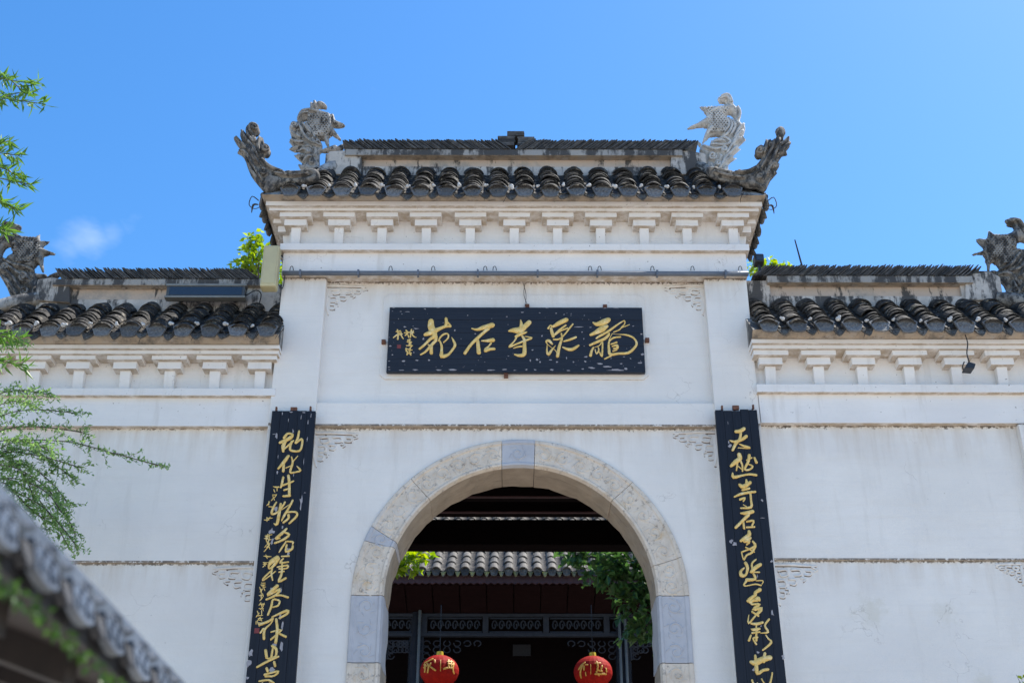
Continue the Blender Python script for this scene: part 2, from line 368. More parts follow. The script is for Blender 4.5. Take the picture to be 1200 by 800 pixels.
# ------------------------------------------------------------------ tile pieces (shared meshes)
def arc_tile(name, mat, rad=.108, half=R(66), length=.17, th=.013, invert=False, seg=8, rad2=None):
    """a curved tile, x across, y up the slope, z out of the slope"""
    vs = []; rad2 = rad2 or rad * .93
    for (yy, rr) in ((0, rad), (length, rad2)):
        for dr in (0, -th):
            for i in range(seg + 1):
                a = -half + 2 * half * i / seg; r_ = rr + dr
                z = r_ * math.cos(a) - rad * math.cos(half)
                vs.append((r_ * math.sin(a), yy, -z if invert else z))
    n = seg + 1; fs = []
    for i in range(seg):
        fs += [(i, i + 1, 2 * n + i + 1, 2 * n + i), (n + i + 1, n + i, 3 * n + i, 3 * n + i + 1),
               (i + 1, i, n + i, n + i + 1), (2 * n + i, 2 * n + i + 1, 3 * n + i + 1, 3 * n + i)]
    fs += [(0, 2 * n, 3 * n, n), (seg, n + seg, 3 * n + seg, 2 * n + seg)]
    me = bpy.data.meshes.new(name); me.from_pydata(vs, [], fs); me.materials.append(M[mat])
    bm = bmesh.new(); bm.from_mesh(me); bmesh.ops.recalc_face_normals(bm, faces=bm.faces); bm.to_mesh(me); bm.free()
    return me
COVER = arc_tile('cover_tile', 'tile'); PAN = arc_tile('pan_tile', 'tile', rad=.10, half=R(60), invert=True, length=.19)
def plate_mesh(name, mat, top=.205, bot=.125, h=.105, arc=.035, th=.014, point=False):
    """fan shaped end plate, x across, z up, face towards -y, with a raised rim and a moulded figure"""
    n = 8; tp = []; bt = []
    for i in range(n + 1):
        t = -1 + 2 * i / n
        tp.append((t * top / 2, arc * (1 - t * t)))
        if point: bt.append((t * top / 2 * .86 * (1 if abs(t) < .99 else 1), -h * (1 - abs(t) ** 1.6)))
        else: bt.append((t * bot / 2, -h - .012 * (1 - t * t)))
    out = tp + bt[::-1]
    cxz = (0, (arc - h) / 2)
    m = MB(); out = out[::-1]
    m.prism([(x, z * 1.1) for x, z in out], 0, th); out = [(x, z * 1.1) for x, z in out]
    ins = [(cxz[0] + (x - cxz[0]) * .84, cxz[1] + (z - cxz[1]) * .80) for x, z in out]
    k = len(out)
    vs = [(x, -.0055, z) for x, z in out] + [(x, -.0055, z) for x, z in ins] + [(x, 0.0, z) for x, z in out] + [(x, 0.0, z) for x, z in ins]
    fs = []
    for i in range(k):
        j = (i + 1) % k; fs += [(i, j, k + j, k + i), (j, i, 2 * k + i, 2 * k + j), (k + i, k + j, 3 * k + j, 3 * k + i)]
    m.add(vs, fs)
    rr = random.Random(3)
    for q in range(7):
        a = -1 + 2 * q / 6; m.ball((a * bot * .38, -.002, cxz[1] + .014 * math.sin(q * 2.1)), .0105, 5, 4, (1, .6, 1.3))
    me = m.mesh(name, mat); bm = bmesh.new(); bm.from_mesh(me); bmesh.ops.recalc_face_normals(bm, faces=bm.faces); bm.to_mesh(me); bm.free(); return me
PLATE = plate_mesh('end_plate', 'tile_plate'); DRIP = plate_mesh('drip_plate', 'tile_drip', top=.15, bot=.05, h=.085, arc=-.02, point=True)
m_ = MB(); m_.ball((0, 0, 0), .026, 7, 5); m_.ball((.018, -.004, -.022), .018, 6, 4); BALL = m_.mesh('mortar_knob', 'mortar', smooth=True)
def slat_mesh(name, mat, th, dp, h, lean):
    m = MB(); l = math.tan(lean) * h
    m.add([(0, -dp / 2, 0), (th, -dp / 2, 0), (th, dp / 2, 0), (0, dp / 2, 0), (l, -dp / 2, h), (l + th, -dp / 2, h), (l + th, dp / 2, h), (l, dp / 2, h)],
          [(0, 3, 2, 1), (4, 5, 6, 7), (0, 1, 5, 4), (1, 2, 6, 5), (2, 3, 7, 6), (3, 0, 4, 7)])
    return m.mesh(name, mat)
SL_L = slat_mesh('ridge_tile', 'ridge_tile', .013, .27, .118, R(-50)); SL_R = slat_mesh('ridge_tile', 'ridge_tile', .013, .27, .118, R(50))

def slope_matrix(o, across, out):
    """frame whose x runs along the eave, y up the slope, z out of it"""
    x = across.normalized(); y = out.normalized(); z = x.cross(y).normalized()
    return Matrix.Translation(o) @ Matrix((x, y, z)).transposed().to_4x4()
def put(name, data, parent, mw, label=None):
    o = newobj(name, data, parent); mw = Matrix.Translation(-parent_origin(parent)) @ mw
    o.matrix_basis = mw
    if label: o['label'] = label
    return o
def tile_slope(parent, starts, across, upv, length_of, expo=.078, plates=True, balls=True, sidefan=0.0, rr=None):
    """starts = eave points of the cover rows; upv = unit vector up the slope; length_of(i) = row length"""
    rr = rr or random.Random(5); n = len(starts)
    vert = Vector((0, 0, 1)); outd = -(Vector((upv.x, upv.y, 0)).normalized())
    for i, s in enumerate(starts):
        Ln = length_of(i)
        if Ln < .05: continue
        k = max(1, int(round(Ln / expo)))
        fm = slope_matrix(s, across, upv)
        for j in range(k):
            jit = Matrix.Translation((rr.uniform(-.011, .011), j * expo + rr.uniform(-.018, .014), .010 + rr.uniform(0, .014)))
            tl = Matrix.Rotation(R(rr.uniform(-13, -4)), 4, 'X') @ Matrix.Rotation(R(rr.uniform(-8, 8)), 4, 'Z') @ Matrix.Rotation(R(rr.uniform(-4, 4)), 4, 'Y') @ Matrix.Scale(rr.uniform(.95, 1.04), 4)
            put('cover_tile', COVER, parent, fm @ jit @ tl)
        if plates:
            zx = across.normalized(); yv = -outd
            pm = Matrix.Translation(s + outd * .012 + vert * .040) @ Matrix((zx, yv, vert)).transposed().to_4x4() @ Matrix.Rotation(R(-16 + rr.uniform(-5, 5)), 4, 'X') @ Matrix.Rotation(R(rr.uniform(-5, 5)), 4, 'Y')
            put('end_plate', PLATE, parent, pm)
        if i < n - 1:
            mid = (s + starts[i + 1]) / 2; kk = max(1, int(Ln / .13))
            fm2 = slope_matrix(mid, across, upv)
            for j in range(kk):
                put('pan_tile', PAN, parent, fm2 @ Matrix.Translation((rr.uniform(-.004, .004), j * .13, .022)) @ Matrix.Rotation(R(-4), 4, 'X'))
            if plates:
                pm = Matrix.Translation(mid + outd * (.005 + rr.uniform(0, .012)) + vert * (-.028 + rr.uniform(-.008, .008))) @ Matrix((across.normalized(), -outd, vert)).transposed().to_4x4() @ Matrix.Rotation(R(-24 + rr.uniform(-10, 10)), 4, 'X') @ Matrix.Rotation(R(rr.uniform(-12, 12)), 4, 'Y')
                put('drip_plate', DRIP, parent, pm)
            if balls:
                put('mortar_knob', BALL, parent, Matrix.Translation(mid + outd * .02 + vert * (.058 + rr.uniform(-.01, .015))) @ Matrix.Rotation(rr.uniform(0, 6), 4, 'Y') @ Matrix.Scale(rr.uniform(.55, 1.0), 4))

# corbel: upper block carrying a lower block and a stem; origin at centre of its top, against the wall (local y=0), front -y
def corbel_meshes(wu=.37, hu=.085, du=.17, wl=.255, hl=.08, dl=.125, ws=.105, hs=.20, ds=.085):
    a = MB(); a.box((-wu / 2, -du, -hu), (wu / 2, 0, 0)); A = a.mesh('corbel', 'trim_plaster', bevel=.006)
    b = MB(); b.box((-wl / 2, -dl, -hu - hl), (wl / 2, 0, -hu - .001)); B = b.mesh('lower_block', 'trim_plaster', bevel=.006)
    c = MB(); t = -hu - hl - .001
    c.add([(-ws / 2, -ds, t), (ws / 2, -ds, t), (ws / 2, 0, t), (-ws / 2, 0, t), (-ws / 2 * .95, -ds * .55, t - hs), (ws / 2 * .95, -ds * .55, t - hs), (ws / 2, 0, t - hs), (-ws / 2, 0, t - hs)],
          [(0, 1, 2, 3), (4, 7, 6, 5), (0, 4, 5, 1), (1, 5, 6, 2), (3, 2, 6, 7), (0, 3, 7, 4)]); Cc = c.mesh('stem', 'trim_plaster', bevel=.006)
    return A, B, Cc
def corbel(parent, p, ms, rz=0):
    r_ = random.Random(int(p.x * 977))
    o = newobj('corbel', ms[0], parent, p - parent_origin(parent) + Vector((r_.uniform(-.006, .006), 0, 0)), (0, R(r_.uniform(-.5, .5)), rz))
    newobj('lower_block', ms[1], o, (r_.uniform(-.005, .005), 0, 0)); newobj('stem', ms[2], o, (r_.uniform(-.006, .006), 0, 0))

def twigs(mb_, starts, rr):
    for s in starts:
        for q in range(rr.choice((1, 1, 2))):
            a = s + Vector((rr.uniform(-.05, .05), -.03, rr.uniform(-.02, .06))); b = a + Vector((rr.uniform(-.08, .08), -.01, -rr.uniform(.05, .14)))
            mb_.tube([(a, .004), ((a + b) / 2 + Vector((rr.uniform(-.02, .02), 0, rr.uniform(-.01, .01))), .0035), (b, .002)], 4)

# ------------------------------------------------------------------ the gateway
xc = XX(607, 698, Y0)
gate = thing('gateway', 'tall white plastered gateway with a round stone arch and a tiled roof', 'gate', (xc, Y0 + .25, TER))
YB = Y0 + .47
xl_o = XX(331, 330, Y0 - .08); xr_o = XX(875, 330, Y0 - .08)
zf_bot = ZZ(323, Y0 - .12); z_sp = ZZ(698, Y0)
Rxi = (XX(769.5, 706, Y0) - XX(449.5, 706, Y0)) / 2; xa = (XX(769.5, 706, Y0) + XX(449.5, 706, Y0)) / 2
Rxo = (XX(805.5, 706, Y0) - XX(408.5, 706, Y0)) / 2
Rzi = ZZ(547.3, Y0) - z_sp; Rzo = ZZ(515.9, Y0) - z_sp
ARCSEG = 48
def apt(a, rx, rz): return (xa + rx * math.cos(a), z_sp + rz * math.sin(a))
z_wt = ZZ(318, Y0)     # top of main panel
mb = MB()
hole = [(xa + Rxo - .03, TER)] + [apt(math.pi * i / ARCSEG, Rxo - .03, Rzo - .03) for i in range(ARCSEG + 1)] + [(xa - Rxo + .03, TER)]
out = [(xl_o, TER)] + hole[::-1] + [(xr_o, TER), (xr_o, z_wt), (xl_o, z_wt)]
mb.prism(out, Y0, YB); mb.build('wall', ['white_plaster'], gate)
# shallow cut lines round the plaque: a thin raised rounded panel
zp0 = ZZ(445, Y0); zp1 = ZZ(346, Y0); xp0 = XX(447, 400, Y0); xp1 = XX(758, 400, Y0); c_ = .05
mb = MB(); mb.prism([(xp0 + c_, zp0), (xp1 - c_, zp0), (xp1, zp0 + c_), (xp1, zp1 - c_), (xp1 - c_, zp1), (xp0 + c_, zp1), (xp0, zp1 - c_), (xp0, zp0 + c_)], Y0 - .012, Y0 + .01)
mb.build('panel', 'white_plaster', gate, bevel=.004)
# lower ledge band between the pilasters
xi_l = XX(382, 335, Y0 - .08); xi_r = XX(826, 335, Y0 - .08)
mb = MB(); mb.box((xi_l, Y0 - .055, ZZ(499, Y0 - .055)), (xi_r, Y0 + .02, ZZ(472, Y0 - .055))); mb.build('ledge', 'white_plaster', gate, bevel=.004)
for (a, b) in ((xl_o, xi_l), (xi_r, xr_o)):
    mb = MB(); mb.box((a - .002, Y0 - .08, TER), (b, Y0 + .02, zf_bot - .002)); mb.build('pilaster', 'white_plaster', gate, bevel=.012)
# side returns of the gateway above the wings
zf_top = ZZ(291, Y0 - .12)
mb = MB(); mb.box((xl_o - .01, Y0 - .12, zf_bot), (xr_o + .01, YB + .06, zf_top)); mb.build('frieze', 'trim_plaster', gate, bevel=.006)
xld_l = XX(328, 290, Y0 - .18); xld_r = XX(878, 290, Y0 - .18); zl0 = ZZ(293, Y0 - .18); zl1 = ZZ(285.5, Y0 - .18)
mb = MB(); mb.box((xld_l, Y0 - .18, zl0), (xld_r, YB + .12, zl1)); mb.build('ledge', 'trim_plaster', gate, bevel=.005)
zsl0 = ZZ(241, Y0 - .30); zsl1 = ZZ(236, Y0 - .30)
YC = Y0 - .06                                            # wall face behind the corbels
mb = MB(); mb.box((xl_o + .02, YC, zl1 + .001), (xr_o - .02, YB + .02, zsl0)); mb.build('corbel_wall', 'trim_plaster', gate)
xs_l = XX(311.5, 238, Y0 - .30); xs_r = XX(893, 238, Y0 - .30)
mb = MB(); mb.box((xs_l, Y0 - .30, zsl0), (xs_r, YB + .26, zsl1)); mb.build('eave_slab', 'trim_plaster', gate, bevel=.004)
zs2 = zsl0 - .035
mb = MB(); mb.box((xs_l + .03, Y0 - .26, zs2), (xs_r - .03, YB + .22, zsl0 - .001)); mb.build('eave_slab', 'trim_plaster', gate, bevel=.004)
# corbels
s240 = (XX(700, 250, Y0 - .22) - XX(500, 250, Y0 - .22)) / 200.0
cu = zs2 - ZZ(254, Y0 - .23)
CM = corbel_meshes(wu=37 * s240, hu=max(.05, cu), du=.17, wl=26 * s240, hl=.075, dl=.125, ws=11 * s240, hs=.19, ds=.085)
hs_real = (zs2 - max(.05, cu) - .075) - zl1
CM = corbel_meshes(wu=37 * s240, hu=max(.05, cu), du=.17, wl=26 * s240, hl=.075, dl=.125, ws=11 * s240, hs=hs_real, ds=.085)
for i, px in enumerate((346, 397, 448, 499.5, 551, 602.5, 654, 704, 755, 806, 859)):
    corbel(gate, Vector((XX(px, 250, Y0 - .22), YC, zs2)), CM)
for sx, xw in ((-1, xl_o + .02), (1, xr_o - .02)):
    for k in range(2):
        corbel(gate, Vector((xw, Y0 + .05 + k * .33, zs2)), CM, R(90) * (-sx) * -1 if sx > 0 else R(-90))

# gateway roof
YE = Y0 - .40; YR = Y0 + .17                               # eave line and ridge face
ze = ZZ(225, YE) ; zt = ZZ(203, YR)
xe_l = XX(306, 232, YE); xe_r = XX(898, 232, YE)
upv = Vector((0, YR - YE, zt - ze)).normalized(); full = math.hypot(YR - YE, zt - ze)
YRb = Y0 + .35; YEb = YRb + (YR - YE)
xr1 = XX(386, 205, YR); xr2 = XX(828, 205, YR)              # ridge ends, where the hips meet
mb = MB()
a = [(xs_l - .02, YE + .06, zsl1 + .003), (xs_r + .02, YE + .06, zsl1 + .003), (xs_r + .02, YEb - .06, zsl1 + .003), (xs_l - .02, YEb - .06, zsl1 + .003)]
b = [(xe_l, YE, ze - .035), (xe_r, YE, ze - .035), (xe_r, YEb, ze - .035), (xe_l, YEb, ze - .035)]
c = [(xr1, YR, zt - .045), (xr2, YR, zt - .045), (xr2, YRb, zt - .045), (xr1, YRb, zt - .045)]
mb.add(a + b + c, [(3, 2, 1, 0), (0, 1, 5, 4), (1, 2, 6, 5), (2, 3, 7, 6), (3, 0, 4, 7), (4, 5, 9, 8), (5, 6, 10, 9), (6, 7, 11, 10), (7, 4, 8, 11), (8, 9, 10, 11)])
mb.build('roof_bed', 'slab_plaster', gate)
starts = [Vector((XX(340 + 30.5 * k, 226, YE), YE, ze)) for k in range(18)]
def ln(i):
    x = starts[i].x
    if x < xr1: return full * max(.28, (x - xe_l) / (xr1 - xe_l))
    if x > xr2: return full * max(.28, (xe_r - x) / (xe_r - xr2))
    return full
tile_slope(gate, starts, Vector((1, 0, 0)), upv, ln, rr=random.Random(11))
for sx, xe, xr in ((-1, xe_l, xr1), (1, xe_r, xr2)):
    ups = Vector((xr - xe, 0, zt - ze)).normalized(); st = [Vector((xe, YE + .17 + .24 * k, ze)) for k in range(5)]
    if sx > 0: st = st
    ac = Vector((0, -1, 0)) if sx < 0 else Vector((0, 1, 0))
    if sx < 0: st = st[::-1]
    fl = math.hypot(xr - xe, zt - ze)
    tile_slope(gate, st, ac, ups, lambda i: fl * (.35 if i in (0, 4) else .75), rr=random.Random(13))
bk = [Vector((s.x, YEb, ze)) for s in starts][::-1]
tile_slope(gate, bk[4:-4], Vector((-1, 0, 0)), Vector((0, -(YR - YE), zt - ze)).normalized(), lambda i: full, expo=.12, plates=False, balls=False)
# ridge wall
zr1 = ZZ(175, YR); xrw0 = XX(381, 190, YR); xrw1 = XX(828, 190, YR)
zq0 = ZZ(195.5, YR); zq1 = ZZ(183.5, YR); xq0 = XX(423, 190, YR); xq1 = XX(786, 190, YR)
def ridge(parent, xa_, xb, xq0, xq1, zb, zq0, zq1, ztop, sx0, sx1, zsl, zst, yr, yrb, breaks=()):
    mb = MB()
    mb.box((xa_, yr, zb), (xb, yrb, zq0)); mb.box((xa_, yr, zq0 + .0005), (xq0, yrb, zq1)); mb.box((xq1, yr, zq0 + .0005), (xb, yrb, zq1)); mb.box((xa_, yr, zq1 + .0005), (xb, yrb, ztop))
    mb.build('ridge_wall', 'ridge_plaster', parent)
    mb = MB(); mb.box((xq0, yr + .035, zq0), (xq1, yrb - .03, zq1)); mb.build('sunk_panel', 'panel_plaster', parent)
    mb = MB(); mb.box((sx0, yr - .055, zsl), (sx1, yrb + .055, zst)); mb.build('ridge_slab', 'slab_plaster', parent, bevel=.008)
ridge(gate, xrw0, xrw1, xq0, xq1, zt - .10, zq0, zq1, ZZ(181, YR), XX(404, 180, YR - .05), XX(800, 180, YR - .05), ZZ(182, YR - .055), ZZ(175, YR - .055), YR, YRb)
zrt = ZZ(175, YR - .055)
rr = random.Random(21); ym = (YR + YRb) / 2
def ridge_row(parent, x0, x1, z, ym, left, rr, sp=.0215):
    x = x0; i = 0
    while x < x1:
        h = rr.uniform(.95, 1.07); 
        o = put('ridge_tile', SL_L if left else SL_R, parent, Matrix.Translation((x, ym - .02 + rr.uniform(-.01, .01), z + rr.uniform(-.004, .004))) @ Matrix.Rotation(R(rr.uniform(-2.2, 2.2)), 4, 'Y') @ Matrix.Diagonal((1, 1.0, h, 1)))
        x += sp * rr.uniform(.85, 1.18)
ridge_row(gate, XX(417, 172, YR), XX(600, 172, YR), zrt, ym, True, rr)
ridge_row(gate, XX(604, 172, YR), XX(803, 172, YR), zrt, ym, False, rr)
# the small stack of tiles at the middle of the ridge
zc = zrt + .10
for (a, b, h0, h1, n_) in ((583, 603, 0, .125, 6), (607, 627, 0, .115, 5), (595, 614, .128, .19, 3)):
    for k in range(n_):
        mb = MB(); z0 = zc + h0 + (h1 - h0) * k / n_; t = (h1 - h0) / n_ * .8
        mb.box((XX(a, 165, YR) + rr.uniform(-.01, .01), ym - .09, z0), (XX(b, 165, YR) + rr.uniform(-.01, .01), ym + .09, z0 + t)); mb.build('ridge_tile', 'ridge_tile', gate)
# hips
def hip(parent, pts, mat, r_=None):
    mb = MB(); mb.tube([(P(x, y, Y), r) for x, y, Y, r in pts], 8, 1.0, smooth=4); return mb.build('hip_ridge', mat, parent, smooth=True)
hip(gate, [(335, 212, YE + .10, .03), (355, 208, YE + .28, .055), (375, 203, YE + .45, .07), (392, 196, YR + .05, .085)], 'grey_carving')
hip(gate, [(868, 214, YE + .10, .03), (850, 209, YE + .28, .055), (832, 203, YE + .45, .07), (818, 197, YR + .05, .085)], 'dark_carving')
for pts in ([(385, 205), (385, 178), (410, 176), (424, 180), (424, 205)], [(786, 205), (786, 180), (800, 176), (826, 180), (828, 205)]):
    mb = MB(); mb.prism([(P(x, y, YR - .02).x, P(x, y, YR - .02).z) for x, y in pts][::-1], YR - .03, YRb + .03); mb.build('ridge_pier', 'ridge_plaster', gate, bevel=.015)
mb = MB(); rr = random.Random(4); twigs(mb, [s + Vector((.13, 0, -.02)) for s in starts], rr)
for (cx_, cy_) in ((303, 235), (899, 236)):
    sgn = -1 if cx_ < 600 else 1
    p = P(cx_, cy_, YE)
    mb.tube([(p, .006), (p + Vector((sgn * .07, 0, .05)), .005), (p + Vector((sgn * .09, 0, -.05)), .005), (p + Vector((sgn * .03, 0, -.10)), .004), (p + Vector((-sgn * .03, 0, -.07)), .004)], 5)
    mb.tube([(p + Vector((0, 0, -.05)), .006), (p + Vector((sgn * .06, .05, -.02)), .012), (p + Vector((sgn * .08, .1, -.08)), .004)], 5)
kind(mb.build('dry_twigs', 'twig', gate, label='dry twigs and wire ends hanging from the eave tiles'), 'stuff')

# arch stones
def vous(name, mats, a0, a1, b0, b1, face, label=None, rs=0):
    """one arch stone between outer angles a0..a1 and inner angles b0..b1 (0 = right springing); jambs use (z range)"""
    n = max(3, int(abs(a1 - a0) / .06)); yf = Y0 - .022
    o_ = [apt(a0 + (a1 - a0) * i / n, Rxo, Rzo) for i in range(n + 1)]; i_ = [apt(b0 + (b1 - b0) * i / n, Rxi, Rzi) for i in range(n + 1)]
    block(o_, i_, yf, face, label, rs)
def block(o_, i_, yf, face, label, rs):
    r_ = random.Random(rs); n = len(o_) - 1
    mb = MB(); cols_ = 6; g_ = .0025
    cx_ = sum(p[0] for p in o_ + i_) / (2 * n + 2); cz_ = sum(p[1] for p in o_ + i_) / (2 * n + 2)
    rows = []
    ca = .035
    for k in range(n + 1):
        o1 = Vector((o_[k][0], 0, o_[k][1])); i1 = Vector((i_[k][0], 0, i_[k][1]))
        sh = g_ if k == 0 else (-g_ if k == n else 0)
        dvec = (Vector((o_[min(k + 1, n)][0], 0, o_[min(k + 1, n)][1])) - Vector((o_[max(k - 1, 0)][0], 0, o_[max(k - 1, 0)][1]))).normalized()
        o1 += dvec * sh; i1 += dvec * sh
        row = []
        for (t, y) in ((0, YB - .1), (0, yf + .004), (.03, yf - .004), (.13, yf - .006), (.17, yf + .006), (.83, yf + .006), (.87, yf - .006), (.94, yf - .004), (1.0, yf + ca)):
            q = o1.lerp(i1, t); row.append((q.x, y + r_.uniform(-.001, .001), q.z))
        # soffit
        m_in = (i1 - o1).normalized()
        for y in (yf + ca + .12, yf + ca + .28, YB - .003):
            q = i1 + m_in * r_.uniform(-.006, .008); row.append((q.x, y, q.z))
        rows.append(row)
    w_ = len(rows[0])
    for k in range(n):
        for j in range(w_ - 1):
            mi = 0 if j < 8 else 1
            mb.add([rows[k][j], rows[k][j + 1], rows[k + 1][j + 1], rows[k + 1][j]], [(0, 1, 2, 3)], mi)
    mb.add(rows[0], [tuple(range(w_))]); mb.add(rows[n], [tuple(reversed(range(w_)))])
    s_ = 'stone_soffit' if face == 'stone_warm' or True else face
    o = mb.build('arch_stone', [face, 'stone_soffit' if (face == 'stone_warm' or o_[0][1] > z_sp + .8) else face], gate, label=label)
    me = o.data; bm = bmesh.new(); bm.from_mesh(me); bmesh.ops.remove_doubles(bm, verts=bm.verts, dist=1e-6); bmesh.ops.recalc_face_normals(bm, faces=bm.faces); bm.to_mesh(me); bm.free()
    # carved scrollwork: raised curls
    L_ = (Vector((o_[0][0], 0, o_[0][1])) - Vector((o_[-1][0], 0, o_[-1][1]))).length
    mc = MB(); cnt = max(1, int(L_ / .17))
    for q in range(cnt):
        t = (q + .5) / cnt; k = t * n; k0 = int(k); fr = k - k0; k1 = min(k0 + 1, n)
        oo = Vector((o_[k0][0], 0, o_[k0][1])).lerp(Vector((o_[k1][0], 0, o_[k1][1])), fr); ii = Vector((i_[k0][0], 0, i_[k0][1])).lerp(Vector((i_[k1][0], 0, i_[k1][1])), fr)
        c0 = oo.lerp(ii, .5); hand = 1 if q % 2 else -1; ph = r_.uniform(0, 6.28); rad = min(.068, (oo - ii).length * .27)
        pts = []
        for s_i in range(9):
            th_ = ph + hand * s_i * .85; r2 = rad * (1 - s_i / 10.5)
            pts.append((c0.x + math.cos(th_) * r2, c0.z + math.sin(th_) * r2, .015))
        mc.ribbon(pts, yf + .0065, .013, smooth=2)
        for e in range(5):
            th_ = ph + e * 1.25 + .4; c1 = (c0.x + math.cos(th_) * rad * .95, c0.z + math.sin(th_) * rad * .95); c2 = (c0.x + math.cos(th_ + .5) * rad * 1.4, c0.z + math.sin(th_ + .5) * rad * 1.35)
            mc.ribbon([(c1[0], c1[1], .012), (c2[0], c2[1], .007)], yf + .0065, .012)
    kind(mc.build('carving', face, o, smooth=True), 'stuff')
def ang(px, py, rx, rz):
    q = P(px, py, Y0); return math.atan2((q.z - z_sp) / rz, (q.x - xa) / rx)
aR0 = 0.0
A_R1 = ang(795, 654, Rxo, Rzo); A_R2 = ang(740, 567, Rxo, Rzo); B_R2 = ang(716, 588, Rxi, Rzi); A_KR = ang(627, 517, Rxo, Rzo); B_KR = ang(626, 548, Rxi, Rzi)
A_KL = ang(588, 516, Rxo, Rzo); B_KL = ang(588, 548, Rxi, Rzi); A_L2 = ang(479, 559, Rxo, Rzo); B_L2 = ang(499, 581, Rxi, Rzi)
A_L3 = ang(429, 614, Rxo, Rzo); A_L4 = ang(421, 632, Rxo, Rzo); B_L3 = ang(457, 633, Rxi, Rzi); B_L4 = B_L3 + .04
vous('', None, 0, A_R1, 0, A_R1 - .02, 'stone_warm', 'ochre stained carved stone above the right jamb', 1)
vous('', None, A_R1, A_R2, A_R1 - .02, B_R2, 'stone_warm', None, 2)
vous('', None, A_R2, A_KR, B_R2, B_KR, 'stone_warm', None, 3)
vous('', None, A_KR, A_KL, B_KR, B_KL, 'stone_blue', 'blue-grey carved keystone', 4)
vous('', None, A_KL, A_L2, B_KL, B_L2, 'stone_warm', None, 5)
vous('', None, A_L2, A_L3, B_L2, B_L3, 'stone_warm', None, 6)
vous('', None, A_L3, A_L4, B_L3, B_L4, 'stone_blue', 'narrow blue-grey wedge stone', 7)
vous('', None, A_L4, math.pi, B_L4, math.pi, 'stone_warm', None, 8)
def jamb(left, z1, z0, face, label, rs):
    n = 6
    xo = xa - Rxo if left else xa + Rxo; xi = xa - Rxi if left else xa + Rxi
    zz = [z1 + (z0 - z1) * k / n for k in range(n + 1)]
    block([(xo, z) for z in zz], [(xi, z) for z in zz], Y0 - .022, face, label, rs)
zj1 = ZZ(776.5, Y0, 425)
jamb(True, z_sp - .002, zj1, 'stone_blue', 'blue-grey carved stone on the left jamb', 9); jamb(True, zj1 - .002, zj1 - .95, 'stone_warm', None, 10); jamb(True, zj1 - .952, TER, 'stone_warm', None, 11)
jamb(False, z_sp - .002, zj1, 'stone_blue', 'blue-grey carved stone on the right jamb', 12); jamb(False, zj1 - .002, zj1 - .95, 'stone_warm', None, 13); jamb(False, zj1 - .952, TER, 'stone_warm', None, 14)

# carved fret corners: raised plaster curls with dirt in the hollows
FRET = ["0 0 12 22 0 12 45 0 12 70 2 10 98 3 8", "0 10 12 2 30 12 0 55 12 3 78 9 8 96 7", "12 14 10 30 12 10 32 24 10 18 28 9 14 20 8", "42 12 10 60 12 9 62 24 9 48 26 8", "74 14 8 86 16 8 82 25 7 70 24 6",
        "10 38 9 24 38 9 26 52 9 12 54 8", "34 34 9 50 36 9 46 48 8 36 46 7", "12 64 8 22 66 8 20 78 7 10 78 6", "60 32 7 72 34 6 66 40 6", "24 58 7 32 60 7 30 68 6", "88 6 8 100 12 6 92 16 5"]
def fret(parent, px, py, wpx, hpx, Y, left, mat='white_plaster', seed=0):
    r_ = random.Random(seed); mb = MB(); gr = MB(); s = (XX(px + 50, py, Y) - XX(px, py, Y)) / 50.0; p = P(px, py, Y)
    for st in FRET:
        v = [float(t) for t in st.split()]; pts = []
        for k in range(0, len(v), 3):
            x = v[k] / 100 * wpx * s * (1 if left else -1); z = -v[k + 1] / 100 * hpx * s
            pts.append((p.x + x, p.z + z - .012, v[k + 2] * .0020 + .004))
        mb.ribbon(pts, Y + .001, .014)
        g2 = []
        for (x, z, w_) in pts:
            if r_.random() < .88: g2.append((x + r_.uniform(-.004, .004), z - w_ * .62, r_.uniform(.003, .011)))
            else:
                if len(g2) > 1: gr.ribbon(g2, Y, .004)
                g2 = []
        if len(g2) > 1: gr.ribbon(g2, Y, .004)
        if r_.random() < .7:
            q = r_.choice(pts); gr.ball((q[0] + .01, Y - .001, q[1] - q[2] * .7), r_.uniform(.004, .010), 5, 4, (1.2, .35, .8))
    o = mb.build('fret_corner', mat, parent, smooth=True)
    kind(gr.build('grime', 'grime', o), 'stuff')
fret(gate, 384, 334, 46, 40, Y0, True, seed=1); fret(gate, 824, 334, 46, 40, Y0, False, seed=2)
fret(gate, 370, 506, 50, 44, Y0, True, seed=3); fret(gate, 838, 505, 50, 44, Y0, False, seed=4)

